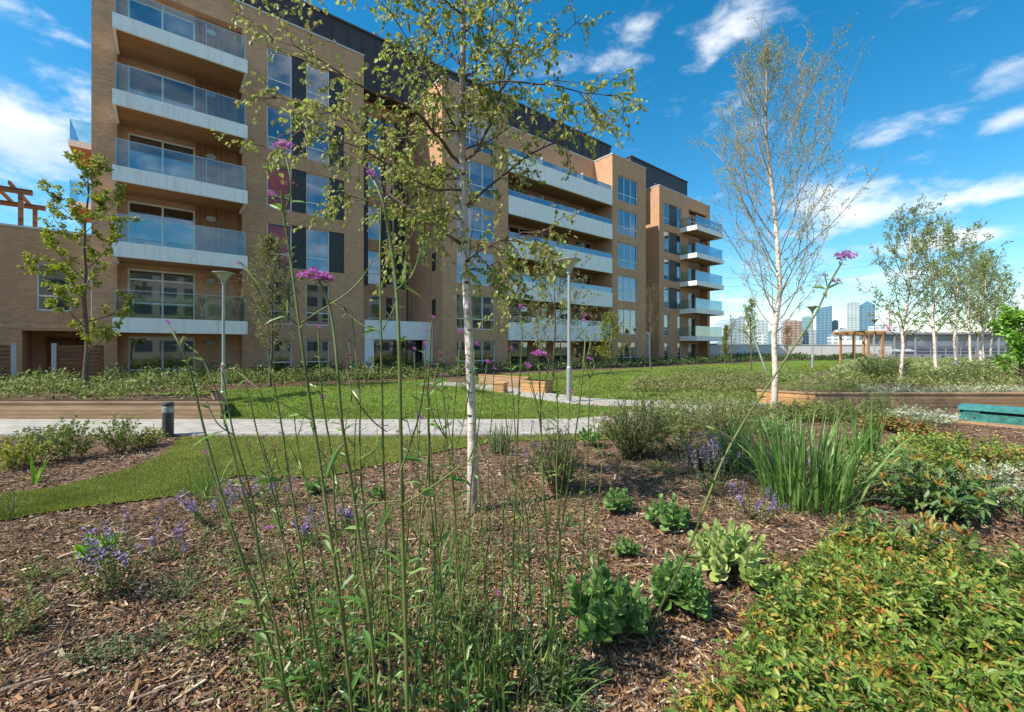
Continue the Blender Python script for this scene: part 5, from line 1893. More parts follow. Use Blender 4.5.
verbena('low verbena with a small purple head at the bottom centre right of the leafy stems',
        [([(494, 690), (497, 640), (499, 600)], 1.9, .0035)], [(499, 592, 1.9, .015, 'flower')], 16, group=G)
verbena('wiry leafless verbena stem between the birch trunk and the twin magenta clusters',
        [([(530, 710), (528, 620), (522, 540), (512, 470), (506, 420), (504, 392)], 2.4, .0034), ([(520, 520), (535, 480), (545, 455)], 2.4, .0022), ([(515, 488), (500, 450), (492, 430)], 2.4, .002)],
        [(504, 390, 2.4, .009, 'bud'), (545, 453, 2.4, .007, 'bud')], 17, group=G)
verbena('leaning verbena stem with long arms in the lower left of the clump, without open flowers',
        [([(330, 745), (290, 660), (262, 600), (240, 550), (222, 500), (214, 470)], 1.9, .0042), ([(262, 600), (300, 560), (330, 520)], 1.9, .0024), ([(285, 650), (258, 640), (240, 620)], 1.9, .0022)],
        [(213, 468, 1.9, .008, 'bud')], 18, group=G)


# ------------------------------------------------------------------ low plants
def bush(name, label, cat, px, py, w, h, nstem, nleaf, ls, leafm, seed, lw=.45, kind='oval', stemm=None, spread=1.0, group=None, tip=None, tipn=0, stems_r=.003, up=.5, loc=None, down=0.0, fold=.2, parts=('stems', 'foliage'), zoff=0.0):
    """stems fan out from the base, leaves sit along them. w,h in metres"""
    rng = np.random.default_rng(seed)
    if loc is None:
        x, y, z = gh(px, py)
    else:
        x, y, z = loc
    t = thing(name, label, cat, (x, y, z + zoff), rng.uniform(0, 6.28) * 0, group)
    az = rng.uniform(0, 2 * math.pi, nstem)
    rr = np.sqrt(rng.random(nstem)) * w / 2
    tip_ = np.stack([rr * np.cos(az), rr * np.sin(az), h * (1 - .55 * (rr / (w / 2)) ** 2) * rng.uniform(.75, 1.08, nstem)], 1)
    b = np.stack([tip_[:, 0] * .25, tip_[:, 1] * .25, np.zeros(nstem)], 1) + rng.normal(0, w * .02, (nstem, 3)) * [1, 1, 0]
    n = 6
    tt = np.linspace(0, 1, n)[None, :, None]
    P = b[:, None] * (1 - tt) + tip_[:, None] * tt
    P[:, :, :2] += ((tt - tt ** 2) * -.3) * (tip_[:, None, :2] - b[:, None, :2])
    P[:, 1:] += rng.normal(0, h * .025, (nstem, n - 1, 3))
    MB().tubes(P, np.linspace(stems_r, stems_r * .4, n)[None], 4).build(parts[0], stemm or M['stem'], t)
    k = max(1, int(nleaf / nstem))
    q, T = sample_on(P, .18 + .84 * rng.random((nstem, k)) ** .75)
    q, T = q.reshape(-1, 3), T.reshape(-1, 3)
    q = q + rng.normal(0, ls * .25, q.shape)
    q[:, 2] = np.maximum(q[:, 2], .01)
    outw = nrm(q * [1, 1, 0] + 1e-6)
    d = nrm(rng.normal(0, .7, q.shape) + outw * .5 + np.array([0, 0, up - down]))
    nn = nrm(rng.normal(0, .45, q.shape) + np.array([0, 0, 1.]))
    s = ls * rng.uniform(.55, 1.2, len(q))
    MB().leaves(q, d, nn, s, s * lw, kind, fold, droop=.15).build(parts[1], leafm, t)
    if tip is not None:
        sel = rng.choice(nstem, min(tipn, nstem), replace=False)
        p = np.repeat(P[sel, -1], 5, 0)
        d = nrm(rng.normal(0, .6, p.shape) + np.array([0, 0, 1.1]))
        s = ls * rng.uniform(.5, .9, len(p))
        MB().leaves(p, d, nrm(rng.normal(0, .6, p.shape) + [0, 0, 1.]), s, s * lw, kind, fold).build('young_leaves', tip, t)
    return t


def blades(name, label, cat, px, py, n, L, W, leafm, seed, spread=.35, base=.12, loc=None, group=None):
    rng = np.random.default_rng(seed)
    x, y, z = loc if loc else gh(px, py)
    t = thing(name, label, cat, (x, y, z), 0, group)
    az = rng.uniform(0, 2 * math.pi, n)
    rr = np.sqrt(rng.random(n)) * base
    b = np.stack([rr * np.cos(az), rr * np.sin(az), np.zeros(n)], 1)
    ti = np.abs(rng.normal(0, spread, n))
    az2 = az + rng.normal(0, .5, n)
    ln = L * rng.uniform(.55, 1.08, n)
    m = 7
    tt = np.linspace(0, 1, m)
    ang = ti[:, None] * (.45 + 1.1 * tt[None] ** 1.6)
    st = ln[:, None] / (m - 1)
    dx = np.sin(ang) * st
    dz = np.cos(ang) * st
    X = np.cumsum(dx, 1) - dx[:, :1]
    Z = np.cumsum(dz, 1) - dz[:, :1]
    P = np.stack([b[:, 0:1] + X * np.cos(az2)[:, None], b[:, 1:2] + X * np.sin(az2)[:, None], Z], -1)
    sd = az2 + math.pi / 2 + rng.normal(0, .5, n)
    S = np.stack([np.cos(sd), np.sin(sd), np.zeros(n)], 1)[:, None, :]
    w = (W * rng.uniform(.7, 1.2, n))[:, None] * np.array([.6, .9, 1, .95, .75, .45, .04])[None]
    A, B = P + S * w[..., None] / 2, P - S * w[..., None] / 2
    V = np.stack([A, B], 2).reshape(n, -1, 3)
    q = np.array([[2 * i, 2 * i + 1, 2 * i + 3, 2 * i + 2] for i in range(m - 1)])
    F_ = (np.arange(n) * 2 * m)[:, None, None] + q[None]
    MB().add(V.reshape(-1, 3), F_.reshape(-1, 4)).build('leaf_blades', leafm, t)
    return t


def spikes(name, label, px, py, w, h, n, seed, leafn=500, ls=.022, group=None, lean=(0, 0), fl=.4):
    """catmint / salvia: grey-green mound with purple flower spikes"""
    rng = np.random.default_rng(seed)
    x, y, z = gh(px, py)
    t = thing(name, label, 'flower', (x, y, z), 0, group)
    az = rng.uniform(0, 2 * math.pi, n)
    rr = np.sqrt(rng.random(n)) * w / 2
    tip_ = np.stack([rr * np.cos(az) + lean[0] * h, rr * np.sin(az) + lean[1] * h, h * rng.uniform(.6, 1.05, n)], 1)
    b = np.stack([rr * .3 * np.cos(az), rr * .3 * np.sin(az), np.zeros(n)], 1)
    m = 6
    tt = np.linspace(0, 1, m)[None, :, None]
    P = b[:, None] * (1 - tt) + tip_[:, None] * tt
    P[:, 1:] += rng.normal(0, h * .03, (n, m - 1, 3))
    MB().tubes(P, np.linspace(.0028, .0014, m)[None], 4).build('stems', M['stem'], t)
    k = max(2, leafn // n)
    q, T = sample_on(P, .05 + .6 * rng.random((n, k)))
    q, T = q.reshape(-1, 3) + rng.normal(0, .012, (n * k, 3)), T.reshape(-1, 3)
    d, nn = leaf_dirs(T, rng, .9, .1)
    s = ls * rng.uniform(.6, 1.3, len(q))
    MB().leaves(q, d, nn, s, s * .55, 'oval', .2).build('foliage', M['catmint'], t)
    k = 34
    q, T = sample_on(P, (1 - fl) + fl * rng.random((n, k)))
    q, T = q.reshape(-1, 3), T.reshape(-1, 3)
    d = nrm(np.cross(T, rng.normal(0, 1, T.shape)) + T * .4)
    q = q + d * .006
    s = .017 * rng.uniform(.7, 1.5, len(q))
    MB().leaves(q, d, nrm(T + rng.normal(0, .3, T.shape)), s, s * .75, 'oval', .2).build('blossoms', M['purple'], t)
    return t


def rosette(name, label, px, py, w, h, n, seed, leafm, ls=.055, group=None, cat='succulent', kind='round', lw=.8, per=14, loc=None):
    """fleshy stems each topped by a whorl of round leaves"""
    rng = np.random.default_rng(seed)
    x, y, z = loc if loc else gh(px, py)
    t = thing(name, label, cat, (x, y, z), 0, group)
    az = rng.uniform(0, 2 * math.pi, n)
    rr = np.sqrt((np.arange(n) + .5) / n) * w / 2
    tip_ = np.stack([rr * np.cos(az), rr * np.sin(az), h * (1 - .5 * (rr / (w / 2)) ** 2) * rng.uniform(.8, 1.1, n)], 1)
    b = tip_ * [.35, .35, 0]
    m = 4
    tt = np.linspace(0, 1, m)[None, :, None]
    P = b[:, None] * (1 - tt) + tip_[:, None] * tt
    MB().tubes(P, np.full((1, m), .0045), 5).build('stems', M['stem'], t)
    lv = MB()
    a0 = (np.arange(per) * 2.399)[None] + rng.random((n, 1)) * 6
    lev = (np.arange(per) / (per - 1))[None] * np.ones((n, 1))
    q, T = sample_on(P, 1 - .62 * lev)
    tilt = 1.15 - .95 * (1 - lev)                    # outer leaves flatter
    e1 = nrm(np.cross(T, np.array([1., .2, 0])))
    e2 = np.cross(T, e1)
    rad_ = e1 * np.cos(a0)[..., None] + e2 * np.sin(a0)[..., None]
    d = T * np.cos(tilt)[..., None] + rad_ * np.sin(tilt)[..., None]
    up = T * np.sin(tilt)[..., None] - rad_ * np.cos(tilt)[..., None]
    s = ls * (.5 + .6 * lev) * rng.uniform(.85, 1.15, lev.shape)
    lv.leaves(q.reshape(-1, 3), d.reshape(-1, 3), up.reshape(-1, 3) + rng.normal(0, .12, (n * per, 3)), s.ravel(), s.ravel() * lw, kind, .18)
    lv.build('leaves', leafm, t)
    return t


def m_at(px, py, dpx):
    """metres spanned by dpx pixels at the ground point"""
    x, y, z = gh(px, py)
    return dpx / FPX * y


SG = 'stonecrop clumps on the mulch'
for i, (px, py, wpx, hpx, lab, mm, n) in enumerate([
        (615, 512, 34, 30, 'small green stonecrop clump, left of the side by side pair in mid mulch', 'sedum', 12),
        (669, 528, 44, 38, 'small green stonecrop clump, right of the side by side pair in mid mulch', 'sedum', 14),
        (627, 557, 28, 26, 'tiniest green stonecrop clump, alone on the mulch above the two larger ones', 'sedum', 10),
        (604, 640, 92, 92, 'largest bright green stonecrop clump at the bottom centre with tall upright leaves', 'sedum', 22),
        (682, 606, 62, 54, 'round grey-green stonecrop clump right of the largest one', 'sedum', 20),
        (736, 578, 92, 68, 'broad pale yellow-green stonecrop clump beside the groundcover', 'sedum_pale', 26),
        (714, 556, 38, 30, 'little yellow-green stonecrop offset behind the broad pale clump', 'sedum_pale', 9),
        (590, 447, 30, 26, 'distant light green leafy clump near the path left of the twiggy shrub', 'sedum', 12),
        (870, 452, 42, 22, 'light green stonecrop clump behind the sword-leaved clump', 'sedum_pale', 14),
        (905, 448, 38, 18, 'flat light green stonecrop patch right of the sword-leaved clump', 'sedum_pale', 14),
        (97, 560, 36, 34, 'bright lime green clump at the left beside the purple flower spikes', 'lime', 12),
        (315, 493, 26, 20, 'small light green clump at the edge of the dry lawn, behind the verbena stems', 'sedum', 9),
        (375, 498, 22, 18, 'tiny green clump at the lawn edge right of the light green one', 'sedum', 7)]):
    rosette('stonecrop', lab, px, py, m_at(px, py, wpx), m_at(px, py, hpx) * .78, n, 100 + i, M[mm], ls=min(.085, m_at(px, py, wpx) * .21), group=SG)

blades('sword_leaved_clump', 'largest clump of upright sword-shaped green leaves on the mulch at the right', 'perennial', 808, 505, 300, 1.0, .019, M['iris'], 201, spread=.52, base=.40)
blades('sword_leaved_clump', 'second clump of sword-shaped leaves just behind and left of the largest one', 'perennial', 735, 470, 90, .78, .022, M['iris'], 202, spread=.30, base=.22)
blades('sword_leaved_clump', 'small clump of spiky upright leaves behind and right of the largest sword-leaved clump', 'perennial', 862, 462, 60, .85, .020, M['iris'], 203, spread=.26, base=.20)
blades('sword_leaved_clump', 'small grey-green spiky clump beside the birch trunk near the path', 'perennial', 501, 454, 60, .52, .018, M['catmint'], 204, spread=.38, base=.13)
blades('sword_leaved_clump', 'small tuft of grassy leaves at the left edge of the dry lawn', 'perennial', 34, 484, 14, .34, .02, M['lime'], 205, spread=.4, base=.04)
blades('grass_tuft', 'thin grassy tuft with purple flowers behind it at the left end of the lawn', 'grass tuft', 205, 500, 70, .48, .007, M['iris'], 206, spread=.5, base=.12)
blades('grass_tuft', 'yellowing grassy tuft at the foot of the birch on its right', 'grass tuft', 560, 485, 110, .55, .006, M['olive_leaf'], 207, spread=.35, base=.15)
blades('grass_tuft', 'fine green leafy tuft at the bottom centre among the verbena stems', 'grass tuft', 420, 690, 90, .38, .008, M['iris'], 208, spread=.6, base=.34)
blades('grass_tuft', 'fine green tuft under the verbena stems left of bottom centre', 'grass tuft', 330, 660, 110, .38, .007, M['iris'], 209, spread=.6, base=.30)
blades('grass_tuft', 'bright yellow-green fine tuft between the birch trunk base and the verbenas', 'grass tuft', 430, 580, 90, .36, .007, M['iris'], 210, spread=.5, base=.32)
blades('grass_tuft', 'dark green tuft at the bottom right of the verbena clump', 'grass tuft', 520, 700, 110, .36, .009, M['iris'], 211, spread=.7, base=.26)
blades('grass_tuft', 'sprawling tuft at the foot of the birch trunk on its left', 'grass tuft', 452, 540, 90, .36, .006, M['olive_leaf'], 212, spread=.55, base=.26)

CG = 'purple catmint in the bed'
for i, (px, py, wpx, hpx, n, lab) in enumerate([
        (128, 596, 90, 88, 9, 'purple-spiked catmint with blue-violet flower spikes at the left, behind the lime green clump'),
        (262, 506, 80, 34, 15, 'purple catmint along the lawn edge behind the left verbena stems'),
        (212, 520, 70, 36, 11, 'purple catmint just right of the dry lawn tongue, lowest of the left ones'),
        (305, 545, 40, 34, 9, 'small purple catmint between the verbena stems above the mulch'),
        (347, 532, 30, 28, 7, 'tiny purple catmint right of the second verbena stem'),
        (712, 492, 70, 62, 18, 'violet catmint left of the sword-leaved clumps'),
        (800, 500, 60, 55, 14, 'violet catmint in front of the largest sword-leaved clump'),
        (535, 470, 40, 30, 9, 'small violet catmint near the path right of the birch trunk'),
        (755, 520, 60, 36, 10, 'thin pale catmint sprawling on the mulch below the sword-leaved clumps'),
        (165, 560, 50, 30, 6, 'sparse catmint on the mulch right of the lime green clump')]):
    spikes('catmint', lab, px, py, m_at(px, py, wpx), m_at(px, py, hpx), n, 300 + i, leafn=int(30 * n), group=CG)

bush('twiggy_shrub', 'conifer-like twiggy green shrub with several brown stems casting a shadow on the mulch', 'shrub', 633, 458, 1.1, .95, 110, 6500, .046, M['shrub_leaf'], 401, lw=.30, stemm=M['twig'], stems_r=.006)
bush('twiggy_shrub', 'wispy shrub right of the birch trunk among the verbenas', 'shrub', 557, 492, .62, .80, 60, 2600, .040, M['shrub_leaf'], 402, lw=.30, stemm=M['twig'], stems_r=.004)
bush('twiggy_shrub', 'tall loose feathery shrub near the bare birch trunk, behind the sword-leaved clump', 'shrub', 722, 442, 1.5, .80, 110, 3600, .045, M['shrub_leaf'], 403, lw=.3, stemm=M['twig'], stems_r=.005)
bush('twiggy_shrub', 'low twiggy shrub between the conifer-like shrub and the bare birch', 'shrub', 676, 436, 1.1, .60, 70, 3000, .05, M['shrub_leaf'], 404, lw=.3, stemm=M['twig'])
bush('wiry_shrub', 'wiry weed-like plant at the left behind the catmint, olive leaves', 'shrub', 112, 596, .48, .40, 40, 700, .026, M['shrub_leaf'], 405, lw=.4, stemm=M['twig'])
bush('glossy_shrub', 'spreading glossy dark shrub with orange young leaves at the right, on the mulch', 'shrub', 935, 512, 1.30, .50, 60, 1000, .120, M['rhodo'], 406, lw=.34, stemm=M['twig'], tip=M['rhodo_new'], tipn=26, up=.3, stems_r=.005)
bush('glossy_shrub', 'smaller glossy shrub with yellow-orange young leaves in front, at the right above the groundcover', 'shrub', 905, 560, .95, .32, 34, 480, .105, M['rhodo'], 407, lw=.34, stemm=M['twig'], tip=M['rhodo_new'], tipn=20, up=.3, stems_r=.005)
bush('variegated_shrub', 'white-edged variegated shrub at the right edge, right of the glossy dark shrub', 'shrub', 1000, 505, 1.0, .42, 80, 2600, .042, M['pale_leaf'], 408, lw=.5)
bush('leafy_perennial', 'fresh green and yellow leafy patch at the right edge below the teal box', 'perennial', 975, 462, 2.0, .36, 130, 4200, .060, M['hyper'], 409, lw=.45)
bush('leafy_perennial', 'yellow-green leafy patch left of the teal box corner, behind the glossy shrub', 'perennial', 925, 470, 1.2, .30, 80, 2400, .055, M['hyper'], 410, lw=.45)
bush('red_leaved_perennial', 'red and orange leaved low plant behind the sword-leaved clump', 'perennial', 888, 430, 1.0, .26, 60, 900, .075, M['heuchera'], 411, lw=.7, kind='round')
bush('red_leaved_perennial', 'second orange-red low plant near the planter wall', 'perennial', 917, 434, .8, .22, 46, 600, .070, M['heuchera'], 412, lw=.7, kind='round')
bush('variegated_shrub', 'rounded whitish-green shrub in front of the right planter wall', 'shrub', 922, 424, 1.4, .36, 80, 2200, .055, M['pale_leaf'], 413, lw=.5)
bush('leafy_perennial', 'dull green mound between the bare birch trunk and the planter corner', 'perennial', 800, 420, 1.7, .48, 100, 3200, .055, M['shrub_leaf'], 414, lw=.5)
bush('leafy_perennial', 'dull green mound in front of the angled planter wall', 'perennial', 846, 422, 1.7, .50, 100, 3200, .055, M['shrub_leaf'], 415, lw=.45)
bush('leafy_perennial', 'feathery green clump standing before the right planter wall', 'perennial', 886, 415, .9, .62, 50, 1200, .05, M['tree_leaf'], 416, lw=.25)
bush('leafy_perennial', 'low green clump right at the bare birch foot', 'perennial', 775, 436, 1.2, .34, 70, 1700, .05, M['sedum'], 417, lw=.6)
bush('leafy_perennial', 'dark bronze leafy tuft at the right edge of the mulch', 'perennial', 1015, 470, .9, .25, 40, 900, .05, M['heuchera'], 418, lw=.6)

# bed in the left foreground (beyond the tongue of lawn)
for i, (px, py, w, h, n, mm, lab) in enumerate([
        (18, 468, .9, .42, 900, 'maple_leaf', 'yellow-green leafy shrub at the left edge in front of the path'),
        (70, 460, .8, .62, 1100, 'shrub_leaf', 'tallest leafy shrub of the left bed, in front of the low planter'),
        (120, 452, .7, .62, 900, 'shrub_leaf', 'loose leafy shrub of the left bed just left of the bollard'),
        (150, 446, .5, .34, 450, 'maple_leaf', 'low sprawling green plant at the foot of the bollard'),
        (44, 446, .9, .38, 900, 'shrub_leaf', 'leafy shrub at the back of the left bed by the path')]):
    bush('leafy_shrub', lab, 'shrub', px, py, w, h, 44, n, .052, M[mm], 430 + i, lw=.55, stemm=M['stem_brown'], group='shrubs of the left bed', stems_r=.003)

# small weeds at the lower left
for i, (px, py, w, h, n, ls, lab) in enumerate([
        (100, 664, .36, .10, 420, .020, 'flat green weed patch on the mulch at the bottom left'),
        (8, 640, .34, .30, 420, .024, 'yellowish small-leaved weed at the left edge of the mulch'),
        (145, 650, .30, .10, 260, .020, 'sprawling small weed right of the flat green patch at the bottom left'),
        (215, 645, .44, .22, 420, .030, 'leafy weed on the mulch left of the leaning verbena stem'),
        (170, 600, .40, .20, 360, .022, 'grey-green weed right of the purple catmint at the left'),
        (40, 580, .40, .14, 300, .020, 'sparse weed on the mulch above the yellowish one at the left'),
        (8, 520, .30, .35, 160, .022, 'wiry upright weed at the left end of the lawn tongue'),
        (285, 600, .44, .26, 380, .028, 'leafy weed among the leaning verbena stems'),
        (365, 560, .40, .30, 420, .024, 'yellow-green weed under the straight verbena stems'),
        (455, 640, .50, .30, 560, .040, 'long-leaved green plant at the bottom centre'),
        (560, 700, .50, .20, 500, .042, 'green leafy patch at the bottom right of the verbena clump'),
        (745, 560, .30, .14, 140, .030, 'small weed on the mulch above the broad pale stonecrop'),
        (520, 560, .44, .26, 260, .026, 'thin weed on the mulch right of the birch base'),
        (660, 470, .50, .12, 260, .03, 'flat weed on the mulch in the shrub shadow'),
        (250, 565, .5, .2, 340, .022, 'low grey-green weed below the purple catmint')]):
    bush('weed', lab, 'weed', px, py, w, h, 26, n, ls, M['shrub_leaf'] if i % 2 else M['catmint'], 450 + i, lw=.5 if i not in (9, 10) else .28, group='small weeds on the mulch', stems_r=.0018)


# more wiry verbenas crowding the middle of the bed
more = [  # base px, top px/py, depth, bends, label
    (352, 358, 395, 1.9, 'wiry verbena rising between the two leaning stems and the straight ones, bud at path height'),
    (420, 414, 352, 2.0, 'slim verbena just right of the thickest stem, its pink tip before the canopy'),
    (434, 449, 402, 2.2, 'thin verbena left of the birch trunk, ending above the path'),
    (455, 487, 365, 1.8, 'verbena crossing low in front of the birch trunk towards the right'),
    (484, 494, 372, 2.1, 'upright verbena immediately right of the birch trunk'),
    (500, 505, 445, 1.9, 'short dark-budded verbena right of the birch base'),
    (512, 532, 425, 2.2, 'leaning verbena whose bud sits over the path right of the birch'),
    (548, 570, 395, 2.3, 'verbena leaning right below the lamp post base'),
    (534, 510, 352, 2.0, 'verbena leaning left with a bud beside the slim small-headed one'),
    (470, 442, 378, 1.7, 'verbena crossing leftwards in front of the birch, pink tip at the entrance'),
    (398, 420, 420, 2.0, 'short verbena with open fork just above the near lawn'),
    (310, 262, 442, 1.9, 'verbena leaning left over the near lawn with a dark bud'),
    (366, 322, 400, 2.1, 'verbena leaning left behind the curved stem, ending above the path'),
    (330, 345, 470, 2.2, 'short verbena standing before the near lawn'),
    (590, 607, 420, 2.3, 'fine verbena at the right end of the clump, near the twiggy shrub')]
for i, (bx_p, tx, ty, Y, lab) in enumerate(more):
    rg = np.random.default_rng(900 + i)
    by_p = 347 + 688 / Y
    pts = []
    for k in range(7):
        f = k / 6
        pts.append((bx_p + (tx - bx_p) * f ** 1.3 + rg.normal(0, 2.0) * (0 < k < 6), by_p + (ty - by_p) * f))
    stems = [(pts, Y, .0034)]
    heads = [(tx, ty - 4, Y, float(rg.uniform(.010, .017)), 'flower' if i % 3 != 2 else 'bud')]
    for q in range(3):
        k = int(rg.integers(2, 6))
        x0_, y0_ = pts[k]
        dx = (1 if q % 2 else -1) * rg.uniform(10, 26)
        dy = rg.uniform(25, 52)
        stems.append(([(x0_, y0_), (x0_ + dx * .6, y0_ - dy * .4), (x0_ + dx, y0_ - dy)], Y, .0022))
        heads.append((x0_ + dx, y0_ - dy - 2, Y, float(rg.uniform(.006, .010)), 'bud'))
    verbena(lab, stems, heads, 901 + i * 2, group=G)

# extra shrubs between the twiggy shrub and the bare birch, hiding the end of the path
for i, (px, py, w, h, n, ls, mm, lab) in enumerate([
        (652, 428, 1.7, .62, 3000, .055, 'shrub_leaf', 'olive green shrub behind the conifer-like shrub at the end of the near path'),
        (700, 428, 1.9, .72, 3400, .055, 'tree_leaf', 'grey-green shrub behind the feathery one, left of the bare birch'),
        (745, 426, 1.5, .60, 2600, .055, 'shrub_leaf', 'yellowish green shrub just left of the bare birch foot'),
        (612, 436, .9, .42, 1500, .045, 'olive_leaf', 'low olive shrub at the rounded end of the near path'),
        (680, 452, .9, .40, 1500, .042, 'shrub_leaf', 'small bushy plant right of the conifer-like shrub'),
        (770, 470, .9, .42, 1500, .040, 'catmint', 'grey-green bushy plant between the two sword-leaved clumps'),
        (700, 470, .7, .45, 1200, .036, 'catmint', 'grey-green bushy plant left of the second sword-leaved clump'),
        (895, 470, .9, .30, 1300, .05, 'sedum', 'fresh green low plant right of the largest sword-leaved clump'),
        (855, 478, .7, .26, 900, .045, 'sedum_pale', 'pale green low plant behind the glossy shrubs')]):
    bush('leafy_shrub', lab, 'shrub', px, py, w, h, 70, n, ls, M[mm], 470 + i, lw=.4, stemm=M['twig'])
for i, (px, py, n, L, W, mm, lab, sp) in enumerate([
        (350, 600, 120, .40, .007, 'iris', 'green tuft around the foot of the curved verbena stem', .6),
        (400, 630, 140, .42, .008, 'shrub_leaf', 'green tuft under the thickest verbena stems', .6),
        (470, 600, 130, .42, .008, 'iris', 'green tuft in front of the birch trunk base', .55),
        (300, 690, 110, .34, .007, 'iris', 'green tuft at the bottom between the leaning stems', .65),
        (480, 680, 130, .36, .009, 'shrub_leaf', 'green tuft at bottom centre beside the small purple head', .65),
        (545, 620, 90, .36, .007, 'iris', 'green tuft left of the largest stonecrop', .6),
        (250, 600, 70, .30, .006, 'shrub_leaf', 'thin green tuft left of the leaning stems', .7),
        (510, 530, 110, .40, .006, 'olive_leaf', 'dry grassy tuft right of the birch base', .45),
        (395, 520, 80, .34, .006, 'olive_leaf', 'dry grassy tuft at the lawn edge behind the thick stems', .5)]):
    blades('grass_tuft', lab, 'grass tuft', px, py, int(n * .42), L * .85, W, M[mm], 230 + i, spread=sp, base=.26)


# tall leaning verbenas filling the left part of the clump
for i, (bx_p, tx, ty, Y, lab) in enumerate([
        (300, 222, 372, 1.7, 'verbena leaning left between the first two tall stems, ending below the left lamp'),
        (318, 246, 385, 1.9, 'verbena leaning left, its bud against the planting under the left balconies'),
        (330, 268, 352, 1.7, 'verbena leaning left, its pink tip before the bushy conical tree'),
        (350, 318, 330, 1.8, 'verbena between the forked one and the large magenta cluster stem'),
        (375, 352, 318, 1.7, 'verbena with a small head left of the straight upright stem'),
        (415, 432, 320, 1.7, 'verbena rising right of the thickest stem to a small head over the canopy'),
        (440, 428, 372, 1.8, 'verbena standing between the thickest stem and the birch trunk'),
        (285, 205, 455, 2.0, 'short verbena leaning far left over the near lawn'),
        (562, 556, 375, 2.0, 'verbena right of the twin magenta clusters with a small bud')]):
    rg = np.random.default_rng(950 + i)
    by_p = 347 + 688 / Y
    pts = []
    for k in range(7):
        f = k / 6
        pts.append((bx_p + (tx - bx_p) * f ** 1.1 + rg.normal(0, 2.0) * (0 < k < 6), by_p + (ty - by_p) * f))
    stems = [(pts, Y, .0042)]
    heads = [(tx, ty - 4, Y, float(rg.uniform(.009, .014)), 'flower' if i % 2 else 'bud')]
    for q in range(5):
        k = int(rg.integers(2, 6))
        x0_, y0_ = pts[k]
        dx = (1 if q % 2 else -1) * rg.uniform(10, 30)
        dy = rg.uniform(25, 60)
        stems.append(([(x0_, y0_), (x0_ + dx * .6, y0_ - dy * .35), (x0_ + dx, y0_ - dy)], Y, .0022))
        heads.append((x0_ + dx, y0_ - dy - 2, Y, float(rg.uniform(.005, .009)), 'bud'))
    verbena(lab, stems, heads, 951 + i * 2, group=G)


# ------------------------------------------------------------------ uncountable ground cover
def cover(name, label, poly, n, ls, leafm, seed, hfun, lw=.5, kind='oval', base=None, lump=1.2, up=.45, top=.75, cat='ground cover'):
    rng = np.random.default_rng(seed)
    poly = np.array(poly, float)
    lo, hi = poly.min(0), poly.max(0)
    xs, ys = [], []
    cnt = 0
    while cnt < n:
        x = rng.uniform(lo[0], hi[0], n)
        y = rng.uniform(lo[1], hi[1], n)
        k = pip(x, y, poly)
        xs.append(x[k]); ys.append(y[k]); cnt += k.sum()
    x, y = np.concatenate(xs)[:n], np.concatenate(ys)[:n]
    lumps = .62 + .38 * np.sin(x * lump * 2.1 + 1.3 * np.sin(y * lump * 1.7)) * np.sin(y * lump * 2.3 + 1.1 * np.sin(x * lump * 1.3) + 2)
    hh = hfun * lumps * rng.uniform(.75, 1.1, n)
    z0 = H(x, y) if base is None else np.full(n, base)
    z = z0 + hh * (1 - rng.random(n) ** 1.7 * (1 - .0) * top)
    P = np.stack([x, y, z], 1)
    d = nrm(rng.normal(0, .8, P.shape) + np.array([0, 0, up]))
    nn = nrm(rng.normal(0, .5, P.shape) + np.array([0, 0, 1.]))
    s = ls * rng.uniform(.5, 1.25, n)
    o = MB().leaves(P, d, nn, s, s * lw, kind, .2, droop=.15).build(name, leafm)
    return tag(o, label, cat, kind='stuff')


def sdpoly(pts):
    return [SD(s, D)[:2] for s, D in pts]


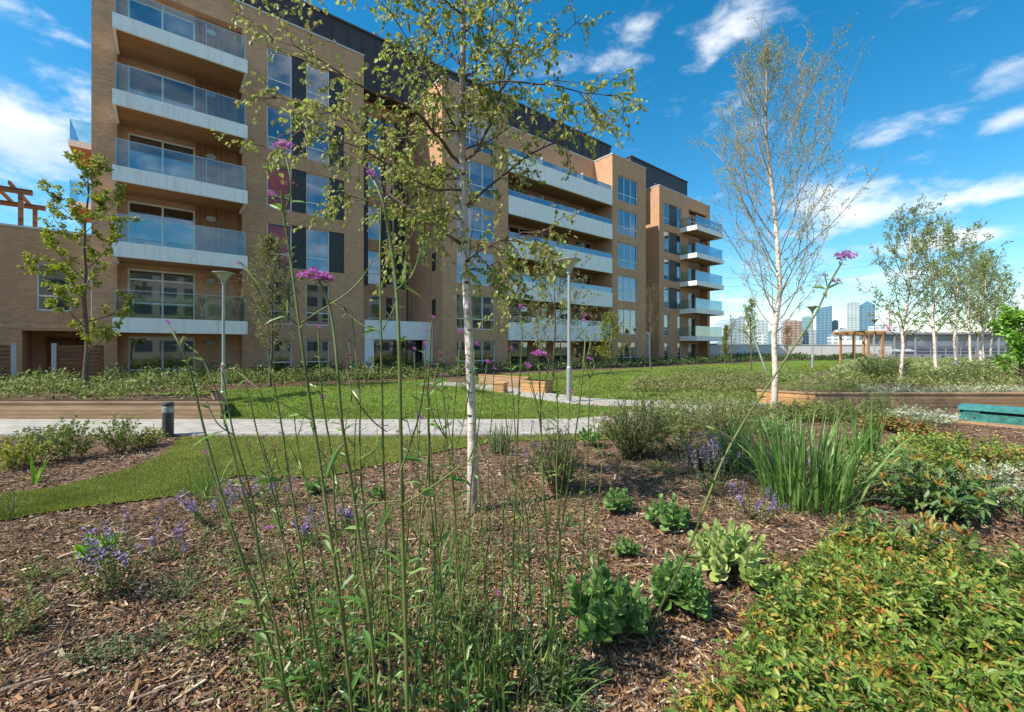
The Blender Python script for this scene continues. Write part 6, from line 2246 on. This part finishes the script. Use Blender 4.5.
def hypericum():
    """arching shoots with opposite leaves filling the lower right corner"""
    rng = np.random.default_rng(77)
    px_ = [(842, 524), (790, 552), (762, 596), (742, 640), (716, 684), (676, 712), (640, 760), (700, 900), (1300, 900), (1300, 560), (1060, 545), (1010, 575), (960, 566), (905, 545)]
    poly = np.array([gp(a, b, .16) for a, b in px_])
    lo, hi = poly.min(0), poly.max(0)
    N_ = 3700
    x = rng.uniform(lo[0], hi[0], N_ * 2)
    y = rng.uniform(lo[1], hi[1], N_ * 2)
    k = pip(x, y, poly)
    x, y = x[k], y[k]
    n = len(x)
    lumps = .70 + .30 * np.sin(x * 3.1 + 1.3 * np.sin(y * 2.7)) * np.sin(y * 3.5 + np.sin(x * 2) + 1)
    h = .29 * lumps * rng.uniform(.35, 1.3, n)
    az = rng.normal(-.5, 1.3, n)
    out = rng.uniform(.04, .16, n)
    m = 7
    tt = np.linspace(0, 1, m)[None]
    P = np.stack([x[:, None] + np.cos(az)[:, None] * out[:, None] * tt ** 1.6, y[:, None] + np.sin(az)[:, None] * out[:, None] * tt ** 1.6,
                  H(x, y)[:, None] + h[:, None] * (1.25 * tt - .25 * tt ** 2)], -1)
    st = MB().tubes(P, np.linspace(.0018, .001, m)[None], 3)
    k = 7
    tk = np.linspace(.35, 1.0, k)[None] * np.ones((n, 1))
    q, T = sample_on(P, tk)
    phase = (np.arange(k) * 1.5708)[None] + rng.random((n, 1)) * 6
    e1 = nrm(np.cross(T, np.array([0.3, 1., 0.1])))
    e2 = np.cross(T, e1)
    lv = MB()
    for s in (0, math.pi):
        r_ = e1 * np.cos(phase + s)[..., None] + e2 * np.sin(phase + s)[..., None]
        d = nrm(r_ + T * .75 + rng.normal(0, .18, r_.shape))
        ln = (.068 * rng.uniform(.45, 1.3, (n, k)) * np.linspace(1.15, .75, k)[None]).ravel()
        lv.leaves(q.reshape(-1, 3), d.reshape(-1, 3), nrm(T + .3 * rng.normal(0, 1, T.shape)).reshape(-1, 3), ln, ln * .36, 'oval', .16, droop=.25)
    o = lv.build('ground_cover', M['hyper'])
    tag(o, 'dense green and orange tinged leafy ground cover filling the lower right corner', 'ground cover', kind='stuff')
    o2 = st.build('ground_cover_stems', M['stem_brown'])
    o2.parent = o
    return o


hypericum()

def at_px(pts):
    return [gp(a, b) for a, b in pts]


cover('undergrowth', 'thin scattering of small green seedlings on the mulch among the verbenas', at_px([(200, 500), (600, 470), (600, 560), (560, 712), (500, 800), (200, 800), (160, 640)]), 9000, .026, M['shrub_leaf'], 530, .085, lw=.42, lump=3)
cover('undergrowth', 'thin scattering of grey-green seedlings on the mulch at the left', at_px([(-60, 540), (200, 505), (230, 560), (160, 700), (-60, 700)]), 3500, .020, M['catmint'], 531, .06, lw=.45, lump=3)
cover('undergrowth', 'low mixed seedlings on the mulch around the sword-leaved clumps', at_px([(600, 455), (760, 440), (900, 440), (860, 500), (760, 530), (620, 480)]), 5000, .028, M['shrub_leaf'], 532, .10, lw=.42, lump=3)

cover('hedge_planting', 'leafy shrub bed on the left timber planter in front of the brick house', [(-26, 9.9), (-7.2, 9.9), (-8.2, 11.4), (-26, 11.4)], 9000, .10, M['shrub_leaf'], 501, .75, base=.33)
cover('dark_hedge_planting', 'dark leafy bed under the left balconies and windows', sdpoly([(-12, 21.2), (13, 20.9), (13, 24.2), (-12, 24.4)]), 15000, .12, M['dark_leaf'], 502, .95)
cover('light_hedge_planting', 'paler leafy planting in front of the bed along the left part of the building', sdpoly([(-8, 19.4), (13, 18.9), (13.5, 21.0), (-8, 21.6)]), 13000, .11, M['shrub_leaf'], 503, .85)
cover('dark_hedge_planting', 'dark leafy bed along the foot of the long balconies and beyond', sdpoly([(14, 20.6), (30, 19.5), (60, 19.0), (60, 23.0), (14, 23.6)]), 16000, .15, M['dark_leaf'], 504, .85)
cover('planter_edge_planting', 'white-variegated low foliage along the edge of the right planter', [(9.4, 11.55), (26, 11.55), (26, 12.25), (9.8, 12.3)], 9000, .060, M['pale_leaf'], 505, .24, base=.33, lump=2.5)
cover('planter_edge_planting', 'green tufty planting at the left corner of the right planter', [(7.3, 12.4), (8.1, 11.6), (9.7, 11.6), (10.2, 13.0), (8.2, 13.6)], 3600, .06, M['shrub_leaf'], 506, .30, base=.33, lw=.3, lump=2.0)
cover('planter_planting', 'mixed green and yellow perennials filling the right planter under the birches', [(9.6, 12.4), (27, 12.4), (34, 22), (22, 22), (12.5, 17.5), (9.2, 14.2)], 19000, .10, M['shrub_leaf'], 507, .42, base=.30, lump=1.6)
cover('planter_planting', 'greyish green perennials farther back on the right planter', [(13, 18), (34, 22), (48, 40), (33, 40), (24, 31)], 15000, .16, M['tree_leaf'], 508, .60, base=.2, lump=.9)
cover('yellow_planting', 'bright yellow-green low planting in front of the timber pergola', [(17.5, 24.5), (22.5, 24.5), (24.5, 29), (19.5, 29)], 3600, .12, M['maple_leaf'], 509, .55)
cover('wall_planting', 'dark shrubs along the foot of the grey wall', [(26, 50), (42, 50), (44, 54.5), (26, 54.5)], 6000, .24, M['dark_leaf'], 510, .9, lump=.5)
cover('lawn_bed_planting', 'reddish green low perennials on the mound of the far lawn', [(4.0, 14.9), (8.8, 14.5), (10.6, 17.2), (9.0, 18.0), (4.8, 17.0)], 9000, .08, M['olive_leaf'], 511, .42, lump=2)
cover('lawn_bed_planting', 'loose green planting behind the twiggy shrubs beside the far path', [(3.9, 11.7), (6.2, 11.3), (7.3, 12.6), (6.6, 13.2), (4.6, 12.8)], 4500, .06, M['shrub_leaf'], 512, .36, lump=2)
cover('lawn_bed_planting', 'low weeds behind the mound along the right end of the far lawn', [(9.5, 16.5), (12.5, 18.5), (21, 25), (16, 26), (8, 21)], 9000, .10, M['shrub_leaf'], 513, .38, lump=2)
bush('rounded_shrub', 'dark green rounded shrub on the right planter, left of the nearest row birch', 'shrub', 0, 0, 2.2, 1.15, 150, 6500, .07, M['dark_leaf'], 520, lw=.3, loc=(14.3, 16.6, .3))
bush('rounded_shrub', 'feathery green shrub on the lawn mound left of the birch row', 'shrub', 0, 0, 1.0, .55, 60, 1400, .06, M['shrub_leaf'], 521, lw=.3, loc=(-1.3, 13.4, gz(-1.3, 13.4)))

# ------------------------------------------------------------------ mown grass
def grass(label, poly, n, L, W, m, seed, dens_pow=2.0):
    rng = np.random.default_rng(seed)
    poly = np.array(poly, float)
    lo, hi = poly.min(0), poly.max(0)
    lo[0] = max(lo[0], -hi[1] * 1.35)
    X, Yv = [], []
    c = 0
    while c < n:
        u = rng.random(n)
        y = 1 / (1 / lo[1] - u * (1 / lo[1] - 1 / hi[1]))
        x = rng.uniform(-1.25, 1.25, n) * y
        k = pip(x, y, poly)
        X.append(x[k]); Yv.append(y[k]); c += k.sum()
    x, y = np.concatenate(X)[:n], np.concatenate(Yv)[:n]
    x = x + rng.normal(0, .022, n)
    y = y + rng.normal(0, .022, n)
    P = np.stack([x, y, H(x, y) + .016], 1)
    d = nrm(rng.normal(0, .35, P.shape) + np.array([0, 0, 1.]))
    nn = rng.normal(0, 1, P.shape) * [1, 1, .1]
    sc_ = np.clip(y / 6, 1, 3)
    o = MB().leaves(P, d, nn, L * rng.uniform(.6, 1.3, n), W * sc_, 'tri', 0).build('lawn_grass', m)
    return tag(o, label, 'grass', kind='stuff')


grass('short dry mown grass of the near lawn in front of the path', near_lawn, 75000, .030, .006, M['grass_near'], 601)
grass('bright mown grass between the path and the shrub beds', mid_lawn, 50000, .045, .010, M['grass'], 602)
grass('bright mown grass of the mounded far lawn', far_lawn, 60000, .055, .012, M['grass'], 603)

# ------------------------------------------------------------------ wood chip mulch
def chips():
    rng = np.random.default_rng(9)
    n = 240000
    u = rng.random(n)
    ya, yb = 1.35, 13.0
    y = 1 / (1 / ya - u ** .85 * (1 / ya - 1 / yb))
    x = rng.uniform(-1.38, 1.38, n) * y
    k = ~pip(x, y, smooth_poly(near_lawn, 1)) & ~((y > 7.6) & (x < 4.6)) & ~((y > 9.3) & (x > 9.0)) & ~((y > 11.3) & (x > 7.4)) & ~((y > 10.2) & (x < 5))
    x, y = x[k], y[k]
    n = len(x)
    big = np.clip(y / 4.2, 1, 2.2)
    L = rng.lognormal(math.log(.021), .62, n) * big
    L = np.clip(L, .006, .14)
    W = np.clip(L * rng.uniform(.10, .34, n), .0025, .016)
    T = np.clip(W * rng.uniform(.2, .5, n), .001, .008)
    az = rng.uniform(0, 2 * math.pi, n)
    pit = rng.normal(0, .30, n)
    rol = rng.normal(0, .45, n)
    pile = rng.random(n) ** 2 * .022
    d = np.stack([np.cos(az) * np.cos(pit), np.sin(az) * np.cos(pit), np.sin(pit)], 1)
    s = nrm(np.cross(d, np.array([0, 0, 1.])))
    up = np.cross(s, d)
    s2 = s * np.cos(rol)[:, None] + up * np.sin(rol)[:, None]
    u2 = np.cross(s2, d)
    c = np.stack([x, y, H(x, y) + .006 + pile], 1)
    V = []
    for (a, b, e, tw) in ((-.5, -.45, -.5, .8), (-.5, .5, -.5, .8), (.5, .4, -.5, 1), (.5, -.5, -.5, 1), (-.46, -.45, .5, .8), (-.52, .5, .5, .8), (.5, .35, .5, 1), (.44, -.45, .5, 1)):
        V.append(c + d * (a * L)[:, None] + s2 * (b * W * tw)[:, None] + u2 * (e * T)[:, None])
    V = np.stack(V, 1)
    q = np.array([[4, 5, 6, 7], [0, 1, 5, 4], [1, 2, 6, 5], [2, 3, 7, 6], [3, 0, 4, 7]])
    Fq = (np.arange(n) * 8)[:, None, None] + q[None]
    o = MB().add(V.reshape(-1, 3), Fq.reshape(-1, 4)).build('wood_chips', M['chips'])
    tag(o, 'brown wood chip mulch covering the planting bed', 'mulch', kind='stuff')


chips()

# loose sticks lying on the mulch
sk = []
for i, (px, py, L, r, a, lab) in enumerate([
        (45, 655, .45, .0055, .5, 'long dead brown stick lying on the mulch at the bottom left'),
        (20, 690, .34, .007, .35, 'thick brown stick in the bottom left corner'),
        (175, 690, .30, .006, .6, 'short thin stick on the mulch right of the flat weed patch'),
        (610, 545, .10, .012, -.5, 'pale wood splinter on the mulch left of the tiniest stonecrop'),
        (60, 600, .26, .006, .3, 'thin twig on the mulch behind the flat weed patch')]):
    x, y, z = gh(px, py)
    t = np.linspace(-.5, .5, 7)
    P = np.stack([t * L * math.cos(a) + R.normal(0, .004, 7), t * L * math.sin(a) + .012 * np.sin(t * 6) + R.normal(0, .005, 7), .020 + .012 * np.sin(t * 3 + i)], 1)
    o = MB().tubes([P], np.linspace(r, r * .6, 7)[None], 6, cap=True).build('stick', M['deadwood'], loc=(x, y, z))
    tag(o, lab, 'stick', 'loose sticks on the mulch')
